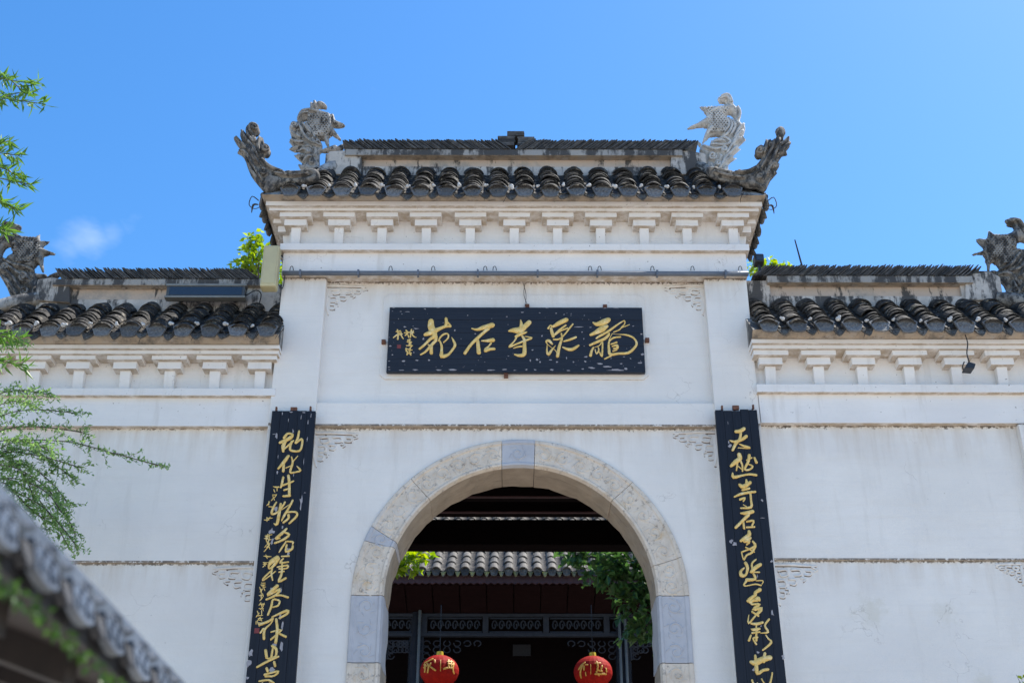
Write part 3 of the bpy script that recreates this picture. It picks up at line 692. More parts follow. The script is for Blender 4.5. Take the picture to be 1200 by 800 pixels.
# ------------------------------------------------------------------ the two side walls
def wing(left):
    Yw = YL if left else Y0
    pl = 'white_plaster_left' if left else 'white_plaster_right'
    cx_ = 150 if left else 1050
    Z = lambda py, Y: ZZ(py, Y, cx_)
    X = lambda px, py, Y: XX(px, py, Y)
    if left: xin = xl_o; xout = X(-90, 480, Yw)
    else: xin = xr_o; xout = X(1290, 480, Yw)
    lo, hi = min(xin, xout), max(xin, xout)
    t = thing('side_wall', 'white side wall with tiled coping left of the gateway, below the long grey lamp' if left else 'white side wall with tiled coping right of the gateway, two stains near its foot', 'wall', ((lo + hi) / 2, Yw + .2, TER), 'side walls of the gateway')
    ysoff = 502.5 if left else 500
    zmid = Z(660 if left else 657, Yw); ztop = Z(455, Yw)
    lo_w, hi_w = (lo, hi - .003) if left else (lo + .003, hi)
    mb = MB(); mb.box((lo_w, Yw, TER), (hi_w, Yw + .46, zmid)); mb.build('lower_wall', pl, t)
    mb = MB(); mb.box((lo_w, Yw - .022, zmid + .0005), (hi_w, Yw + .46, ztop)); mb.build('upper_wall', pl, t, bevel=.006)
    yb0, yb1 = (499, 464) if left else (495.5, 459)
    mb = MB(); mb.box((lo_w, Yw - .085, Z(yb0, Yw - .085)), (hi_w, Yw - .02, Z(yb1, Yw - .085))); mb.build('band', 'trim_plaster', t, bevel=.005)
    yl0, yl1 = (463, 454.5) if left else (459.3, 450)
    le = X(322.5, 459, Yw - .14) if left else X(887, 455, Yw - .14)
    a, b = (lo, le) if left else (le, hi)
    zl1 = Z(yl1, Yw - .14)
    mb = MB(); mb.box((a, Yw - .14, Z(yl0, Yw - .14)), (b, Yw + .5, zl1)); mb.build('ledge', 'trim_plaster', t, bevel=.005)
    if not left:
        mb = MB(); mb.box((X(1194.5, 502, Yw - .1), Yw - .10, TER), (hi_w + .05, Yw - .0225, Z(501, Yw))); mb.build('pilaster', pl, t, bevel=.006)
    ys0, ys1 = (408, 403.7) if left else (402, 397.3)
    zsl0 = Z(ys0, Yw - .26); zsl1 = Z(ys1, Yw - .26); se = X(327.5, 405, Yw - .26) if left else X(881, 400, Yw - .26)
    a, b = (lo - .3, se) if left else (se, hi + .3)
    mb = MB(); mb.box((a, Yw - .26, zsl0), (b, Yw + .72, zsl1)); mb.build('eave_slab', 'trim_plaster', t, bevel=.004)
    zs2 = zsl0 - .04
    mb = MB(); mb.box((a + (0 if left else .01), Yw - .225, zs2), (b - (.01 if left else 0), Yw + .68, zsl0 - .001)); mb.build('eave_slab', 'trim_plaster', t, bevel=.004)
    YC = Yw - .03
    mb = MB(); mb.box((lo_w, YC, zl1 + .001), (hi_w, Yw + .45, zs2 - .001)); mb.build('corbel_wall', 'trim_plaster', t)
    s = (X(cx_ + 100, 415, Yw - .2) - X(cx_ - 100, 415, Yw - .2)) / 200
    hu = zs2 - Z(420.5 if left else 415.5, Yw - .20)
    hs = (zs2 - hu - .078) - zl1
    CMs = corbel_meshes(wu=41 * s, hu=hu, du=.165, wl=27.5 * s, hl=.078, dl=.12, ws=12.5 * s, hs=hs, ds=.08)
    xs = (-13, 39.7, 92, 146, 198.3, 250.6, 303.2) if left else (903.5, 959.5, 1012.8, 1066.7, 1122, 1175.5, 1230)
    for px in xs: corbel(t, Vector((X(px, 415, Yw - .2), YC, zs2)), CMs)
    YE = Yw - .36; YR = Yw + .20; YRb = Yw + .38; YEb = YRb + YR - YE
    ze = Z(387.5 if left else 382.5, YE); zt = Z(362 if left else 357, YR)
    upv = Vector((0, YR - YE, zt - ze)).normalized(); full = math.hypot(YR - YE, zt - ze)
    xs = [-38, -6, 26, 58, 89, 120, 152, 183, 215, 247, 279, 313] if left else [902, 935, 967, 1000, 1032, 1064, 1097, 1132, 1165, 1196, 1228, 1260]
    st = [Vector((X(px, 389, YE), YE, ze)) for px in xs]
    a_, b_ = (st[0].x - .12, se - .0) if left else (se, st[-1].x + .12)
    mb = MB()
    A = [(a_, YE + .08, zsl1 + .003), (b_, YE + .08, zsl1 + .003), (b_, YEb - .08, zsl1 + .003), (a_, YEb - .08, zsl1 + .003)]
    B = [(a_, YE, ze - .035), (b_, YE, ze - .035), (b_, YEb, ze - .035), (a_, YEb, ze - .035)]
    C = [(a_, YR, zt - .045), (b_, YR, zt - .045), (b_, YRb, zt - .045), (a_, YRb, zt - .045)]
    mb.add(A + B + C, [(3, 2, 1, 0), (0, 1, 5, 4), (1, 2, 6, 5), (2, 3, 7, 6), (3, 0, 4, 7), (4, 5, 9, 8), (5, 6, 10, 9), (6, 7, 11, 10), (7, 4, 8, 11), (8, 9, 10, 11)])
    mb.build('roof_bed', 'slab_plaster', t)
    rr = random.Random(31 + left)
    tile_slope(t, st, Vector((1, 0, 0)), upv, lambda i: full, rr=rr)
    tile_slope(t, [Vector((s_.x, YEb, ze)) for s_ in st][::-1], Vector((-1, 0, 0)), Vector((0, -(YR - YE), zt - ze)).normalized(), lambda i: full, expo=.15, plates=False, balls=False)
    if left:
        ridge(t, X(45, 345, YR), hi_w - .002, X(82, 345, YR), X(285, 345, YR), zt - .1, Z(351, YR), Z(337.5, YR), Z(333, YR), X(62, 330, YR - .05), X(307, 330, YR - .05), Z(334, YR - .055), Z(326.5, YR - .055), YR, YRb)
        ridge_row(t, X(82, 322, YR), X(306, 322, YR), Z(326.5, YR - .055), (YR + YRb) / 2, True, rr)
        hip(t, [(44, 350, YR, .07), (20, 355, YR - .06, .085), (-10, 362, YR - .15, .075), (-60, 372, YE + .05, .07)], 'slab_plaster')
    else:
        ridge(t, lo_w, X(1172, 345, YR), X(903, 345, YR), X(1127, 345, YR), zt - .1, Z(347, YR), Z(331.5, YR), Z(329, YR), X(899, 327, YR - .05), X(1140, 327, YR - .05), Z(331, YR - .055), Z(323, YR - .055), YR, YRb)
        ridge_row(t, X(880, 320, YR), X(1133, 320, YR), Z(323, YR - .055), (YR + YRb) / 2, False, rr)
        hip(t, [(1168, 350, YR, .07), (1190, 353, YR - .06, .085), (1220, 360, YR - .15, .075), (1262, 370, YE + .05, .07)], 'dark_carving')
        for pts in ([(1131, 352), (1131, 322), (1160, 318), (1172, 325), (1176, 352)],):
            mb = MB(); mb.prism([(P(x, y, YR - .02).x, P(x, y, YR - .02).z) for x, y in pts][::-1], YR - .03, YRb + .03); mb.build('ridge_pier', 'ridge_plaster', t, bevel=.015)
    if left:
        mb = MB(); mb.prism([(P(x, y, YR - .02).x, P(x, y, YR - .02).z) for x, y in [(40, 352), (44, 328), (62, 325), (82, 330), (82, 355)]][::-1], YR - .03, YRb + .03); mb.build('ridge_pier', 'ridge_plaster', t, bevel=.015)
    mb = MB(); twigs(mb, [s_ + Vector((.14, 0, -.02)) for s_ in st], rr); kind(mb.build('dry_twigs', 'twig', t, label='dry twigs hanging from the eave tiles'), 'stuff')
    if left: fret(t, 302, 663, 52, 50, Yw, False, pl, 5)
    else: fret(t, 905, 660, 52, 50, Yw, True, pl, 6); fret(t, 1196, 659, 30, 26, Yw, False, pl, 7)
    return t, YR, YE, ze
wl_, YRL, YEL, zeL = wing(True); wr_, YRR, YER, zeR = wing(False)
# ------------------------------------------------------------------ roof sculptures
import numpy as np
from mathutils.geometry import delaunay_2d_cdt
def inside(poly, q):
    x, z = q[:, 0], q[:, 1]; r_ = np.zeros(len(q), bool); n = len(poly)
    for i in range(n):
        x1, z1 = poly[i]; x2, z2 = poly[(i + 1) % n]
        if z1 == z2: continue
        c = ((z1 > z) != (z2 > z)) & (x < (x2 - x1) * (z - z1) / (z2 - z1) + x1); r_ ^= c
    return r_
def dist(polys, q):
    d = np.full(len(q), 1e9)
    for poly in polys:
        for i in range(len(poly)):
            a = poly[i]; b = poly[(i + 1) % len(poly)]; ab = b - a; L2 = (ab * ab).sum() + 1e-12
            t = np.clip(((q - a) @ ab) / L2, 0, 1); d = np.minimum(d, np.linalg.norm(q - (a + t[:, None] * ab), axis=1))
    return d
def carved(name, label, cat, group, Y, mat, zs_, ox, oy, outline, holes, lines, spirals, scales, T=.07, base=None, knobs=()):
    """carved ornament with real depth: body swelling from its outline, grooves and curls modelled on both faces"""
    def w2(x, y):
        p = P(ox + x / zs_, oy + y / zs_, Y); return (p.x, p.z)
    def loop(txt):
        v = [float(t) for t in txt.split()]; p = [(Vector((v[k], 0, v[k + 1])), 1.0) for k in range(0, len(v), 2)]; out = []
        n = len(p)
        for k in range(n):
            a, b, c, d = p[k - 1][0], p[k][0], p[(k + 1) % n][0], p[(k + 2) % n][0]
            out.append(b); m = b * .5625 + c * .5625 - a * .0625 - d * .0625; out.append(m)
        return np.array([w2(q.x, q.z) for q in out])
    O = loop(outline); H = [loop(h) for h in holes]; P_ = [O] + H
    sp = .0125; xs = np.arange(O[:, 0].min(), O[:, 0].max(), sp); zs = np.arange(O[:, 1].min(), O[:, 1].max(), sp)
    g_ = np.array([(x + (sp / 2 if k % 2 else 0), z) for k, z in enumerate(zs) for x in xs])
    ok = inside(O, g_)
    for h in H: ok &= ~inside(h, g_)
    g_ = g_[ok]; dg = dist(P_, g_); g_ = g_[dg > .006]; 
    pts = []; edges = []
    for L_ in P_:
        b = len(pts); n = len(L_); pts += [Vector(q) for q in L_]; edges += [(b + k, b + (k + 1) % n) for k in range(n)]
    nb_ = len(pts); pts += [Vector(q) for q in g_]
    vo, eo, fo, _, _, _ = delaunay_2d_cdt(pts, edges, [], 0, 1e-6)
    V = np.array([(v.x, v.y) for v in vo]); F = np.array([f for f in fo]); C_ = V[F].mean(axis=1); ok = inside(O, C_)
    for h in H: ok &= ~inside(h, C_)
    F = F[ok]
    def h0(q):
        d = dist(P_, q); return np.where(d < T, np.sqrt(np.maximum(0, 2 * T * d - d * d)), T)
    hh = h0
    segs = []
    for txt in lines:
        v = [float(u) for u in txt.split()]; ps = catmull([(Vector((v[k], 0, v[k + 1])), 1) for k in range(0, len(v), 2)], 3) if len(v) > 4 else [(Vector((v[0], 0, v[1])), 1), (Vector((v[2], 0, v[3])), 1)]
        segs.append(np.array([w2(q.x, q.z) for q, _ in ps]))
    for (x, y, rr_, ph) in spirals: segs.append(np.array([w2(x + math.cos(ph + u * .75) * rr_ * (1 - u / 15), y + math.sin(ph + u * .75) * rr_ * (1 - u / 15)) for u in range(13)]))
    dl = np.full(len(V), 1e9)
    for sg_ in segs:
        for k in range(len(sg_) - 1):
            a, b = sg_[k], sg_[k + 1]; ab = b - a; tt_ = np.clip(((V - a) @ ab) / ((ab * ab).sum() + 1e-12), 0, 1); dl = np.minimum(dl, np.linalg.norm(V - (a + tt_[:, None] * ab), axis=1))
    hv = hh(V); hv = hv * (1 - .62 * np.exp(-((dl - .026) / .012) ** 2)); hv = np.where(hv < .012, .004, hv); n = len(V)
    bump = np.array([noise.noise(Vector((x * 14, z * 14, 0))) * .012 + noise.noise(Vector((x * 5, z * 5, 3))) * .015 for x, z in V]) * (hv / T)
    b0 = Vector((*[0] * 0,)) if False else P(base[0], base[1], Y)
    t = thing(name, label, cat, b0, group); mb = MB()
    vs = [(V[k][0], Y - hv[k] - bump[k], V[k][1]) for k in range(n)] + [(V[k][0], Y + hv[k] + bump[k], V[k][1]) for k in range(n)]
    fs = [tuple(int(a) for a in f) for f in F] + [tuple(int(a) + n for a in f[::-1]) for f in F]
    cnt = {}
    for f in F:
        for a, b in ((f[0], f[1]), (f[1], f[2]), (f[2], f[0])): cnt.setdefault((min(a, b), max(a, b)), []).append((a, b))
    for k_, e in cnt.items():
        if len(e) == 1: a, b = int(e[0][0]), int(e[0][1]); fs.append((b, a, a + n, b + n))
    mb.add(vs, fs); o = mb.build('body', mat, t, smooth=True)
    bm = bmesh.new(); bm.from_mesh(o.data); bmesh.ops.recalc_face_normals(bm, faces=bm.faces); bm.to_mesh(o.data); bm.free()
    mr_ = MB()
    def line(pl, rad=1.7):
        ps = catmull([(Vector((x, 0, y)), 1) for x, y in pl], 4) if len(pl) > 2 else [(Vector((pl[0][0], 0, pl[0][1])), 1), (Vector((pl[1][0], 0, pl[1][1])), 1)]
        q = np.array([w2(v.x, v.z) for v, _ in ps]); h = hh(q); m = len(ps)
        for sg in (-1, 1):
            mr_.tube([(Vector((q[k][0], Y + sg * (h[k] + .004), q[k][1])), rad * .0098 * (.45 + .55 * math.sin(math.pi * (k + .6) / (m + .2)))) for k in range(m)], 6, smooth=1)
    for txt in lines:
        v = [float(u) for u in txt.split()]; line([(v[k], v[k + 1]) for k in range(0, len(v), 2)], 1.7)
    for (x, y, rr_, ph) in spirals:
        line([(x + math.cos(ph + u * .75) * rr_ * (1 - u / 15), y + math.sin(ph + u * .75) * rr_ * (1 - u / 15)) for u in range(13)], 1.6)
    for (x0, y0, x1, y1) in scales:
        st = 3.6 * zs_; j = 0; y = y0
        while y < y1:
            x = x0 + (st / 2 if j % 2 else 0)
            while x < x1:
                q = np.array([w2(x, y)])
                if inside(O, q)[0] and dist(P_, q)[0] > .02: line([(x - st * .5, y - st * .18), (x - st * .3, y + st * .26), (x, y + st * .42), (x + st * .3, y + st * .26), (x + st * .5, y - st * .18)], .95)
                x += st
            y += st * .62; j += 1
    for (x, y, rr_) in knobs:
        q = np.array([w2(x, y)]); mr_.ball((q[0][0], Y, q[0][1]), rr_ / zs_ * .0098 * 1.05, 12, 8)
    kind(mr_.build('carved_relief', mat, t, smooth=True), 'stuff')
    return t
Yd = YR + .09; GD = 'dragon ornaments on the ridges'; GH = 'upturned scroll finials at the eave corners'; Yh = YE + .07
carved('dragon_ornament', 'weathered grey fish-dragon with spiny back on the left end of the gateway ridge', 'roof ornament', GD, Yd, 'grey_carving', 5.265, 260, 90,
 "510 600 470 545 500 545 480 520 445 485 490 482 480 468 415 450 445 438 415 405 432 392 420 340 418 305 440 290 472 290 463 265 470 235 490 215 540 208 545 180 570 158 620 160 648 180 645 198 620 193 600 200 598 215 650 232 690 235 702 275 755 298 755 308 700 312 690 322 735 385 725 390 680 362 660 375 665 438 655 440 640 415 625 387 602 388 615 410 622 432 625 452 700 428 712 435 695 448 765 415 760 428 730 458 640 468 605 475 605 570 590 600",
 ["483 288 500 272 522 262 524 280 502 293"],
 ["500 300 530 340 570 385 612 425", "485 325 515 385 560 425 615 440", "520 300 545 345 590 385", "430 350 470 385 500 400", "425 400 470 425 510 425", "450 480 500 465 540 480", "470 300 500 350", "540 222 590 235 660 250", "555 178 560 215", "575 170 585 205", "480 255 510 228 560 218", "475 275 500 248 540 240", "660 250 668 300 660 360", "500 545 540 510 570 520"],
 [(452, 318, 22, 0), (608, 252, 15, 1), (580, 415, 20, 2), (540, 480, 16, 3), (560, 540, 16, 5)], [(545, 255, 670, 375)], base=(366, 205))
carved('dragon_ornament', 'whitewashed fish-dragon with curled tail on the right end of the gateway ridge', 'roof ornament', GD, Yd, 'white_carving', 5.265, 773, 90,
 "405 600 425 555 412 548 475 505 442 500 500 450 482 440 532 392 515 375 528 330 520 295 492 285 502 245 495 210 470 185 452 165 440 130 420 118 390 115 360 130 360 152 395 153 408 165 400 180 350 190 290 195 250 187 250 195 285 222 282 260 180 316 182 323 290 308 280 350 262 408 270 412 300 380 330 362 370 362 382 376 355 396 315 406 308 428 296 436 262 425 235 398 228 402 250 440 245 460 285 530 290 600",
 ["400 250 425 232 448 240 462 275 430 262"],
 ["315 410 350 395 400 400 430 425 400 445 350 440 310 435", "330 420 370 412 400 422", "420 272 442 320 412 375 350 405", "405 275 425 315 395 365", "440 285 460 330 430 385", "520 300 480 350 455 410", "512 345 470 390 440 450", "500 395 450 430 405 500", "480 440 410 510 375 570", "450 500 395 545 360 590", "375 138 420 130 448 175", "370 148 410 142 435 175", "480 190 492 240 482 275", "300 240 340 222 380 205", "290 375 305 345 330 328", "262 440 330 470 380 460", "430 460 460 420"],
 [(322, 510, 24, 0), (378, 222, 16, 1), (395, 470, 18, 2), (355, 555, 16, 4), (470, 400, 14, 2)], [(288, 205, 420, 350)], base=(845, 203))
carved('dragon_ornament', 'blackened fish-dragon with four long spines at the left frame edge', 'roof ornament', GD, YRL + .09, 'dark_carving', 3.479, 0, 230,
 "65 440 30 375 0 325 -30 300 -40 250 -20 190 5 165 0 140 10 118 40 110 80 118 88 130 70 140 48 135 42 152 100 165 150 170 163 155 165 185 203 185 180 200 178 215 222 233 222 238 178 243 180 305 172 310 160 280 150 275 140 295 148 318 190 320 195 328 250 308 245 322 220 335 160 340 150 440",
 ["10 240 22 212 45 205 55 225 40 245 18 255"],
 ["60 180 100 195 145 205", "20 265 60 290 110 300 145 312", "0 300 50 330 90 390", "30 285 80 325 125 350", "10 330 50 370 80 420", "15 140 30 122 65 124", "60 160 90 180", "-20 240 -5 200 20 175", "120 270 145 250"],
 [(70, 215, 22, 0), (105, 340, 20, 1), (30, 300, 14, 3), (110, 400, 18, 2), (-20, 270, 14, 0)], [(75, 180, 165, 280)], base=(30, 352))
carved('dragon_ornament', 'mottled grey fish-dragon with long spines at the right frame edge', 'roof ornament', GD, YRR + .09, 'dark_carving', 3.479, 860, 230,
 "1100 440 1110 380 1085 345 1060 320 960 318 975 308 1072 306 1078 290 1062 268 1045 280 1042 306 1034 306 1022 240 975 241 975 236 1010 225 1018 210 990 182 993 175 1030 178 1037 142 1055 158 1110 158 1140 140 1135 120 1110 112 1105 98 1140 90 1175 105 1200 140 1240 180 1260 230 1250 300 1220 340 1195 440",
 ["1150 205 1160 188 1185 188 1190 215 1165 220"],
 ["1070 325 1120 330 1155 375", "1160 240 1120 290 1080 308", "1205 230 1165 300 1100 320", "1230 240 1200 310 1150 340", "1120 110 1155 112 1180 150", "1195 160 1225 210", "1130 360 1150 400", "1210 320 1170 390"],
 [(1128, 200, 20, 0), (1180, 325, 22, 1), (1140, 400, 18, 3), (1215, 230, 16, 2)], [(1030, 170, 1130, 285)], base=(1172, 352))
carved('scroll_finial', 'upturned cloud scroll finial with two curls on the left eave corner of the gateway', 'roof ornament', GH, Yh, 'horn_carving', 5.265, 260, 90,
 "265 715 225 672 178 608 148 525 125 490 97 475 105 460 140 462 110 445 75 390 78 372 95 370 128 412 113 365 120 335 132 330 152 355 148 315 175 293 215 300 232 325 225 352 208 364 212 392 235 375 255 380 264 415 290 430 298 465 285 492 264 497 272 522 310 556 390 583 480 584 560 572 600 590 600 640 520 672 400 676 330 700 300 730",
 [],
 ["92 385 135 435 180 480 210 540", "125 345 150 395 185 440 215 500", "155 335 170 385 205 425", "110 466 150 482 190 555 250 650", "238 388 228 430 236 490", "150 510 185 590 250 680", "250 520 300 570 380 600", "330 610 430 625 540 615", "215 300 185 310 175 340 190 370", "200 450 230 520", "170 440 200 500 240 560"],
 [(205, 328, 24, 3.4), (272, 458, 24, 4.5), (262, 600, 22, 0), (200, 400, 14, 1)], [], T=.06, base=(312, 226))
carved('scroll_finial', 'upturned cloud scroll finial with a round knob on the right eave corner of the gateway', 'roof ornament', GH, Yh, 'horn_carving', 5.265, 773, 90,
 "640 715 600 690 560 690 480 672 380 650 300 612 290 562 350 570 450 584 540 577 590 552 620 515 628 500 600 498 587 470 595 440 620 425 642 425 652 395 680 390 702 395 722 368 712 340 725 318 750 312 772 325 775 350 762 385 772 400 790 370 803 372 800 398 812 410 782 458 787 485 752 495 728 542 738 555 717 588 725 597 682 645 662 690",
 [],
 ["705 400 690 450 655 520 620 580", "745 430 705 495 672 565", "792 385 750 435 715 455", "803 418 760 455 725 500", "655 402 655 440 640 490", "735 400 720 440", "700 540 660 600 630 660", "590 570 540 600 460 605", "520 640 420 630 330 600", "730 550 690 580"],
 [(612, 470, 22, 5.5), (660, 605, 16, 0), (615, 635, 18, 2), (705, 560, 12, 1), (740, 470, 14, 3), (680, 440, 14, 0)], [], T=.06, base=(893, 226), knobs=((746, 345, 27),))

# ------------------------------------------------------------------ brush writing
def strokes(spec, ox, oy, sc_, Y, mb, h=.012, wf=1.0):
    k = 0
    for st in spec.split(';'):
        v = [float(t) for t in st.replace(',', ' ').split()]
        if len(v) < 6: continue
        pts = []
        for i in range(0, len(v) - 2, 3):
            px = ox + v[i] / sc_; py = oy + v[i + 1] / sc_; p = P(px, py, Y)
            wpx = v[i + 2] / sc_; s = P(px + 1, py, Y).x - p.x
            pts.append((p.x, p.z, max(.006, wpx * s * wf)))
        k += 1
        mb.ribbon(pts, Y + .0005 - .0006 * (k % 5), h)
SIGN = [
 (450, 360, 13.33, "735,215,90 735,300,110 770,380,110;640,430,55 760,390,95 860,340,60 960,300,50 1040,300,35;968,175,45 975,240,55 960,300,45;990,230,30 1040,290,30;770,380,110 790,450,80 720,500,50 640,580,42 555,650,38;810,450,60 810,510,50 760,570,45 700,640,45 640,700,35 570,740,25;735,600,60 740,720,55;690,585,20 740,600,30 830,520,15;850,530,20 880,470,30 940,420,32 1000,420,28 1000,480,28 930,550,22;870,520,25 900,600,40 900,680,45 905,765,75 1000,740,45 1070,660,42 1110,590,45 1085,520,35 1058,470,12"),
 (520, 360, 13.33, "435,330,20 520,350,45 620,320,75 760,280,90;700,330,60 620,400,50 520,490,55 420,590,50 330,720,55;530,520,50 540,620,65 550,715,70;590,525,20 680,525,50 770,515,75;740,560,30 700,610,30 650,660,50;650,680,60 720,655,50 790,650,45"),
 (585, 360, 13.33, "150,370,30 230,360,85 320,360,120 400,300,90 470,235,80;335,200,20 345,260,50 340,330,60;260,460,45 330,420,60 400,400,40 430,385,20;270,475,30 220,550,25 155,620,40 260,580,30 360,540,35 440,510,35 510,480,30 400,455,12;350,440,30 390,500,50 395,600,60 390,730,70 320,755,55 240,735,25;220,640,15 300,615,30 380,610,30"),
 (630, 365, 13.33, "165,265,35 200,215,25 240,235,45 340,180,75 450,130,75;210,260,45 225,330,55 245,390,50;245,380,30 340,290,35 440,215,30;270,370,20 360,305,25 470,260,25;250,435,30 340,430,30 420,360,25 490,270,28 550,195,28;370,340,25 380,420,35 340,540,50 310,700,55;410,465,25 500,440,40 600,400,35;390,555,20 470,590,50 550,590,55 640,530,35;230,510,30 180,460,50 135,465,35 145,500,15 200,550,8 270,600,12 310,660,20;150,520,15 145,610,30 170,670,50 220,600,35 280,530,10"),
 (680, 365, 13.33, "200,170,25 260,200,70 360,170,110 440,130,85;160,365,45 240,330,70 330,280,110 420,230,50;250,420,30 310,380,40 420,320,40 520,250,35 610,185,25 690,145,22 690,200,20 640,245,20;640,255,20 770,205,12;520,320,18 600,290,22 640,255,18;150,525,40 250,480,45 370,430,50 440,370,45 450,340,30;205,560,30 175,620,40 160,690,50;220,560,10 300,530,18 345,470,25 345,600,30 335,700,35 300,630,18;270,540,10 290,600,25 255,660,25 230,590,15;500,340,12 460,420,15 445,500,35 450,600,45 470,670,50 600,655,40 750,645,45 850,560,42 880,490,38 830,410,32 720,365,30 600,355,8 500,345,6;450,460,30 520,410,32 630,395,25;480,510,25 570,480,30;500,545,25 570,530,45 580,570,40 520,580,25;510,620,25 570,600,25;380,740,25 480,690,30")]
SIGN_SMALL = [(450, 360, 13.33, "210,350,22 220,400,26 215,500,26;145,475,16 190,440,22 245,400,22;190,380,18 260,370,18;265,390,20 270,440,22 300,490,22;235,430,16 290,415,16"),
 (450, 360, 13.33, "345,360,26 370,400,28 330,440,22;320,400,20 400,390,22;430,345,20 420,400,26 410,470,24;460,370,18 440,420,22 470,460,20 505,472,12;375,430,22 385,470,20;420,360,16 465,400,16"),
 (450, 360, 13.33, "370,515,24 410,505,24;365,540,22 430,545,22;400,500,22 395,600,26;350,600,18 445,600,18;415,560,18 425,620,20"),
 (450, 360, 13.33, "345,640,24 350,690,22;335,660,16 385,650,18;370,690,26 360,745,20;410,630,24 400,700,24 420,745,22;385,670,18 440,665,16;380,720,18 430,715,16")]
# name board
Yp_ = Y0 - .075
x0, x1 = XX(454.5, 400, Yp_), XX(754.5, 400, Yp_); z0, z1 = ZZ(436, Yp_), ZZ(360, Yp_)
sign = thing('name_board', 'long black board with five large gold brush characters over the arch', 'sign', ((x0 + x1) / 2, Y0 - .04, z0))
mb = MB(); nb = 5; hz = (z1 - z0) / nb
for k in range(nb):
    mb = MB(); mb.box((x0, Yp_ + (.001 * (k % 2)), z0 + k * hz + .0008), (x1, Y0 - .03, z0 + (k + 1) * hz - .0008)); mb.build('plank', 'lacquer_sign', sign, bevel=.003)
for q in SIGN:
    mb = MB(); strokes(q[3], q[0], q[1], q[2], Yp_, mb, .018, .96); mb.build('character', 'gilding', sign, smooth=True)
for q in SIGN_SMALL:
    mb = MB(); strokes(q[3], q[0], q[1], q[2], Yp_, mb, .005); mb.build('small_character', 'gilding', sign, smooth=True)
p = P(467.5, 406, Yp_); mb = MB(); mb.box((p.x - .019, Yp_ - .002, p.z - .02), (p.x + .019, Yp_ + .002, p.z + .02)); mb.build('seal', 'seal_red', sign)
for (px, py) in ((449.5, 400), (758.5, 398), (593, 439.5), (618, 358.5), (709, 359)):
    p = P(px, py, Yp_ + .03); mb = MB(); mb.box((p.x - .02, Yp_ + .02, p.z - .018), (p.x + .02, Y0 - .012, p.z + .018)); mb.tube([(Vector((p.x, Yp_ + .02, p.z)), .008), (Vector((p.x, Yp_ + .008, p.z)), .007)], 8); mb.build('bracket', 'rust', sign)
def chips(parent, lst, Y, name='paint_chip', seed=0, mat='primer'):
    """bare spots where the lacquer has flaked: thin irregular patches"""
    r_ = random.Random(seed); mb = MB()
    for (px, py, w_, h_) in lst:
        p = P(px, py, Y); s = .0066; pts = []; n = 9
        for k in range(n):
            a = 2 * math.pi * k / n; q = r_.uniform(.4, 1.25); pts.append((p.x + math.cos(a) * w_ * s * q / 2, p.z + math.sin(a) * h_ * s * q / 2))
        mb.prism(pts, Y - .0016, Y + .001)
    return kind(mb.build(name, mat, parent), 'stuff')
r_ = random.Random(5)
ch = [(460, 364.5, 2.4, .9), (469.5, 365, 3.5, 1), (477.5, 365.3, 7, 1.3), (471, 368, 2, 1), (484, 373.5, 2, 1.5), (467, 373.6, 1.5, 1), (474.5, 383, 4, 2), (488, 385, 9, 1.8), (496, 397, 3.5, 4), (457, 405.5, 4.5, 2.6), (460, 415.5, 2.4, 2), (473, 423, 5, 3), (485, 413, 2.5, 2), (488.5, 422, 5, 2.4), (503, 422, 5.5, 2.6), (498, 362, 3.6, 2), (533, 387, 3.5, 3.5), (548, 369.5, 2.2, 1.5), (557, 391, 3, 2), (568, 424, 1.5, 1), (594, 371, 2.6, 1.4), (612, 366, 3.8, 1.8), (632.5, 366.5, 3, 1.2), (651.5, 367, 2.4, 2), (661, 368.5, 2.4, 1.6), (669.5, 367.5, 2.2, 1), (669, 369.6, 2, 1), (685, 369.5, 2.4, 2.2), (690, 374.5, 1.8, 1), (635, 393.4, 3, 3), (678, 383, 14, 1.5), (692, 383.4, 5, 1.2), (682, 389, 1.8, 2.4), (684, 397, 2, 3.6), (684.5, 405.5, 3, 1.1), (728, 369.3, 2.6, 1.1), (742, 382, 2.5, 2), (751.5, 391.5, 3.5, 3), (753, 415, 5, 4), (750, 425, 6, 3), (621.5, 422, 3, 4), (629, 421.5, 5, 4), (633, 424, 3, 3.4), (645, 421.5, 4, 2), (653, 424, 3.6, 2.8), (664, 419.5, 2, 4), (672, 424, 3, 3), (687, 418, 6, 3), (686, 423.5, 3.5, 3), (703, 426, 9, 2.4), (712, 429.5, 14, 3.2), (722, 433.5, 26, 3.2), (733, 432, 6, 4), (716, 420, 2, 2), (728, 426, 4, 2), (739, 420, 2.6, 2.4), (731, 418, 3.5, 1.2), (596, 417, 2.4, 1.2), (624, 410, 3, 2)]
ch += [(470, 433.7, 9, 1.4), (487, 433.3, 9, 2), (515, 433.4, 10, 2.2), (530, 433.2, 12, 2.4), (553, 433.8, 6, 1.4), (575, 433.6, 14, 2), (591, 433, 7, 2.8), (603, 433.8, 6, 1.6), (617, 432.8, 6, 3), (627, 433.2, 5, 2.6), (647, 433, 7, 3), (666, 434, 8, 1.4), (683, 432, 8, 2), (693, 431, 9, 2.8), (456, 395, 3, 1), (456, 423, 3, 1.2), (456, 430, 3.5, 1.4), (456, 433, 4, 1), (641, 361, 5, 1), (709, 361, 8, 1.4), (722, 361, 8, 1), (461, 360.8, 5, 1), (513, 360.6, 6, .8)]
for k in range(45): ch.append((r_.uniform(458, 751), r_.uniform(363, 433), r_.uniform(.6, 1.6), r_.uniform(.5, 1.1)))
chips(sign, ch, Yp_, seed=3)

